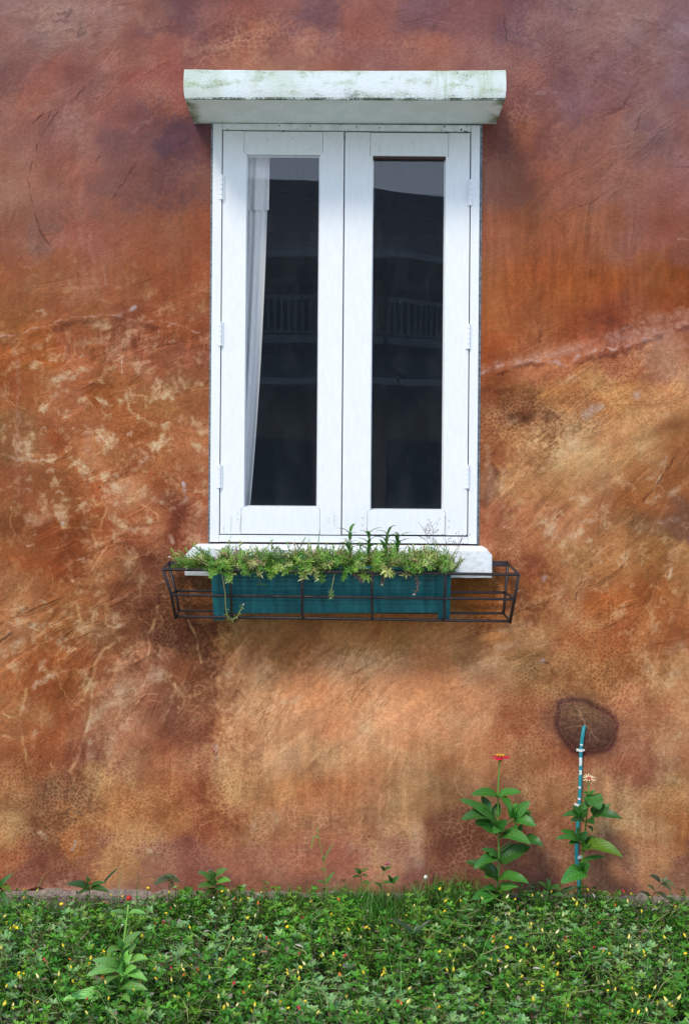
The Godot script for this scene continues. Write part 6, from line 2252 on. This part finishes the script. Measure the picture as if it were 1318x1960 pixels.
func build_small_plants() -> void:
	var dull := [92, 104, 70]
	var green := [72, 118, 50]
	var light := [96, 144, 62]
	leafy_plant("leafy_weed", "leafy weed with drooping strap leaves cut off by the picture's left edge", "plant", 0.16,
		[2, 1725, 4, 1690], [[2, 1700, 26, 1671, 0.03, 11, 0.2, 1.2], [2, 1702, 24, 1712, 0.06, 18, 0.25, 0.8], [0, 1690, -26, 1672, 0.02, 14, 0.2], [2, 1706, 18, 1736, 0.08, 15, 0.15], [2, 1700, -20, 1715, 0.06, 16, 0.15]], 0.002, green)
	var o := leafy_plant("leafy_weed", "small zinnia seedling with one red bud before the broken plaster edge at left", "plant", 0.14,
		[171, 1745, 172, 1715, 171, 1692], [[172, 1700, 126, 1692, 0.03, 17, 0.14, 1.0], [172, 1700, 205, 1690, 0.03, 16, 0.12, 1.05], [172, 1703, 210, 1708, 0.06, 16, 0.14, 0.85], [172, 1704, 150, 1712, 0.06, 14, 0.12, 0.9], [200, 1688, 228, 1660, 0.0, 5, 0.05, 0.7], [172, 1694, 166, 1676, 0.01, 8, 0.05, 1.2]], 0.0018, green)
	var st := begin()
	tint(st, 196, 44, 58)
	ball(st, spot(171.5, 1689, 0.14) - o.position, Vector3(0.0065, 0.006, 0.0065), 7, 5)
	commit("bud", st, mats.petal, o)
	leafy_plant("leafy_weed", "dull pinkish-green weed with a flat rosette at its tip, before the broken plaster edge", "plant", 0.13,
		[322, 1735, 323, 1705, 325, 1680], [[324, 1684, 294, 1694, 0.05, 16, 0.12], [324, 1684, 345, 1690, 0.05, 16, 0.12], [325, 1682, 300, 1683, 0.01, 13, 0.1], [325, 1680, 341, 1682, 0.01, 12, 0.1, 1.1], [325, 1679, 318, 1672, 0.0, 8, 0.05, 1.2], [325, 1684, 326, 1702, 0.07, 14, 0.1, 1.15], [325, 1679, 331, 1672, 0.01, 7, 0.05, 1.2]], 0.0018, dull)
	o = leafy_plant("clover_weed", "bright green round-leaved weed with a tiny violet flower, right of the broken plaster edge", "plant", 0.12,
		[412, 1740, 414, 1700, 410, 1668], [[412, 1690, 378, 1668, 0.02, 17, 0.1], [412, 1680, 398, 1664, 0.03, 13, 0.1], [412, 1676, 436, 1664, 0.02, 18, 0.1, 1.1], [412, 1690, 442, 1686, 0.04, 20, 0.1, 1.15], [412, 1695, 378, 1698, 0.05, 17, 0.1], [412, 1700, 430, 1706, 0.06, 20, 0.1, 0.9], [412, 1705, 392, 1714, 0.07, 18, 0.1, 0.9], [412, 1690, 400, 1684, 0.05, 15, 0.1], [412, 1700, 444, 1712, 0.05, 18, 0.1, 0.8]], 0.0016, light)
	st = begin()
	bloom_small(st, spot(402, 1666, 0.14) - o.position, 150, 140, 200, 0.007)
	commit("flower", st, mats.petal, o)
	leafy_plant("round_leaf_weed", "single round green leaf of a weed left of the bright round-leaved weed", "plant", 0.14, [356, 1735, 357, 1706], [[357, 1712, 368, 1701, 0.03, 24, 0.05, 1.1], [357, 1712, 346, 1707, 0.03, 18, 0.05, 1.0]], 0.0014, light)
	o = leafy_plant("tall_weed", "spindly forked weed stalk standing alone against the wall below the planter", "plant", 0.10,
		[626, 1740, 624, 1690, 620, 1648, 611, 1610, 608, 1588], [[620, 1648, 638, 1612, 0.0, 3.2, 0.05, 1.2], [611, 1604, 598, 1600, 0.0, 4, 0.05, 1.2], [600, 1601, 596, 1628, 0.01, 3.4, 0.04, 1.1], [609, 1590, 604, 1589, 0.0, 5, 0.05, 1.2], [624, 1690, 640, 1668, 0.01, 7, 0.05], [622, 1668, 612, 1660, 0.0, 4, 0.05], [620, 1648, 616, 1640, 0, 5, 0.1], [624, 1692, 604, 1685, 0.02, 6, 0.1]], 0.0012, light)
	leafy_plant("leafy_weed", "little dark green weed at the foot of the wall under the planter's right part", "plant", 0.11,
		[694, 1735, 692, 1700, 690, 1668], [[690, 1672, 678, 1662, 0.02, 11, 0.1], [690, 1672, 706, 1664, 0.02, 11, 0.1, 1.1], [690, 1678, 674, 1680, 0.03, 10, 0.1], [690, 1676, 704, 1678, 0.03, 10, 0.1, 1.1], [692, 1690, 708, 1692, 0.03, 11, 0.1]], 0.0013, green)
	o = leafy_plant("pink_flowered_weed", "weed with one small magenta flower at the foot of the wall", "plant", 0.11,
		[732, 1740, 729, 1700, 733, 1672, 740, 1660], [[736, 1666, 750, 1660, 0.02, 9, 0.1], [735, 1666, 727, 1657, 0.01, 8, 0.1], [750, 1690, 764, 1676, 0.02, 12, 0.1, 1.1], [748, 1690, 742, 1674, 0.02, 11, 0.1], [732, 1690, 750, 1690, 0.02, 9, 0.1], [730, 1700, 716, 1690, 0.02, 9, 0.1]], 0.0014, green)
	st = begin()
	bloom_small(st, spot(740, 1656, 0.115) - o.position, 200, 44, 140, 0.008)
	bloom_small(st, spot(741, 1654, 0.115) - o.position, 200, 44, 140, 0.007)
	commit("flower", st, mats.petal, o)
	o = leafy_plant("white_headed_weed", "thin arching stem with a round white flower head left of the tall zinnia", "plant", 0.2,
		[797, 1745, 799, 1712, 806, 1690, 813, 1681], [[798, 1715, 786, 1690, 0.0, 4, 0.05], [798, 1720, 812, 1704, 0.01, 5, 0.05]], 0.0012, light)
	st = begin()
	tint(st, 226, 226, 214)
	ball(st, spot(814, 1679, 0.2) - o.position, Vector3(0.0062, 0.0072, 0.0062), 8, 6)
	commit("flower", st, mats.petal, o)
	leafy_plant("leafy_weed", "drooping weed with brownish buds by the broken plaster edge at far right", "plant", 0.16,
		[1240, 1745, 1250, 1712, 1264, 1690, 1272, 1684], [[1262, 1690, 1242, 1675, 0.02, 13, 0.1, 0.85], [1266, 1688, 1291, 1698, 0.05, 11, 0.14, 1.0], [1264, 1692, 1284, 1705, 0.06, 11, 0.14, 0.95], [1252, 1708, 1236, 1694, 0.02, 13, 0.12], [1252, 1710, 1278, 1722, 0.06, 12, 0.14, 0.9], [1268, 1688, 1276, 1678, 0.0, 6, 0.05, 1.2], [1268, 1688, 1262, 1680, 0.0, 6, 0.05, 1.2], [1246, 1720, 1222, 1706, 0.02, 13, 0.1, 0.8]], 0.0016, [96, 110, 76])
	leafy_plant("leafy_weed", "broad-leaved seedling low between the two zinnias", "plant", 0.15,
		[1048, 1735, 1050, 1705], [[1050, 1706, 1028, 1688, 0.02, 18, 0.1], [1050, 1704, 1046, 1680, 0.0, 14, 0.06, 1.1], [1050, 1706, 1072, 1700, 0.04, 18, 0.12], [1050, 1710, 1036, 1712, 0.07, 17, 0.1, 1.1], [1070, 1712, 1105, 1698, 0.02, 15, 0.1, 0.8], [1050, 1712, 1080, 1716, 0.05, 17, 0.12]], 0.0018, green)
	leafy_plant("leafy_weed", "upright pale green sprout at the bottom edge, right of the foreground zinnia", "plant", 1.12,
		[294, 2010, 293, 1965, 293, 1940], [[293, 1955, 300, 1917, 0.0, 15, 0.05, 1.0], [293, 1956, 322, 1960, 0.06, 20, 0.12, 1.1], [293, 1958, 281, 1945, 0.04, 15, 0.08, 1.15], [294, 1964, 312, 1940, 0.03, 18, 0.08, 0.95]], 0.0022, light)
	leafy_plant("leafy_weed", "dark-leaved weed with long leaves in the middle of the flowering mat", "plant", 0.62,
		[792, 1815, 792, 1790], [[792, 1790, 748, 1757, 0.0, 13, 0.1, 0.8], [792, 1790, 826, 1760, 0.0, 11, 0.1, 0.8], [792, 1792, 800, 1764, -0.02, 8, 0.06, 0.9], [792, 1795, 768, 1788, 0.06, 12, 0.1, 0.9]], 0.0018, [64, 104, 54])
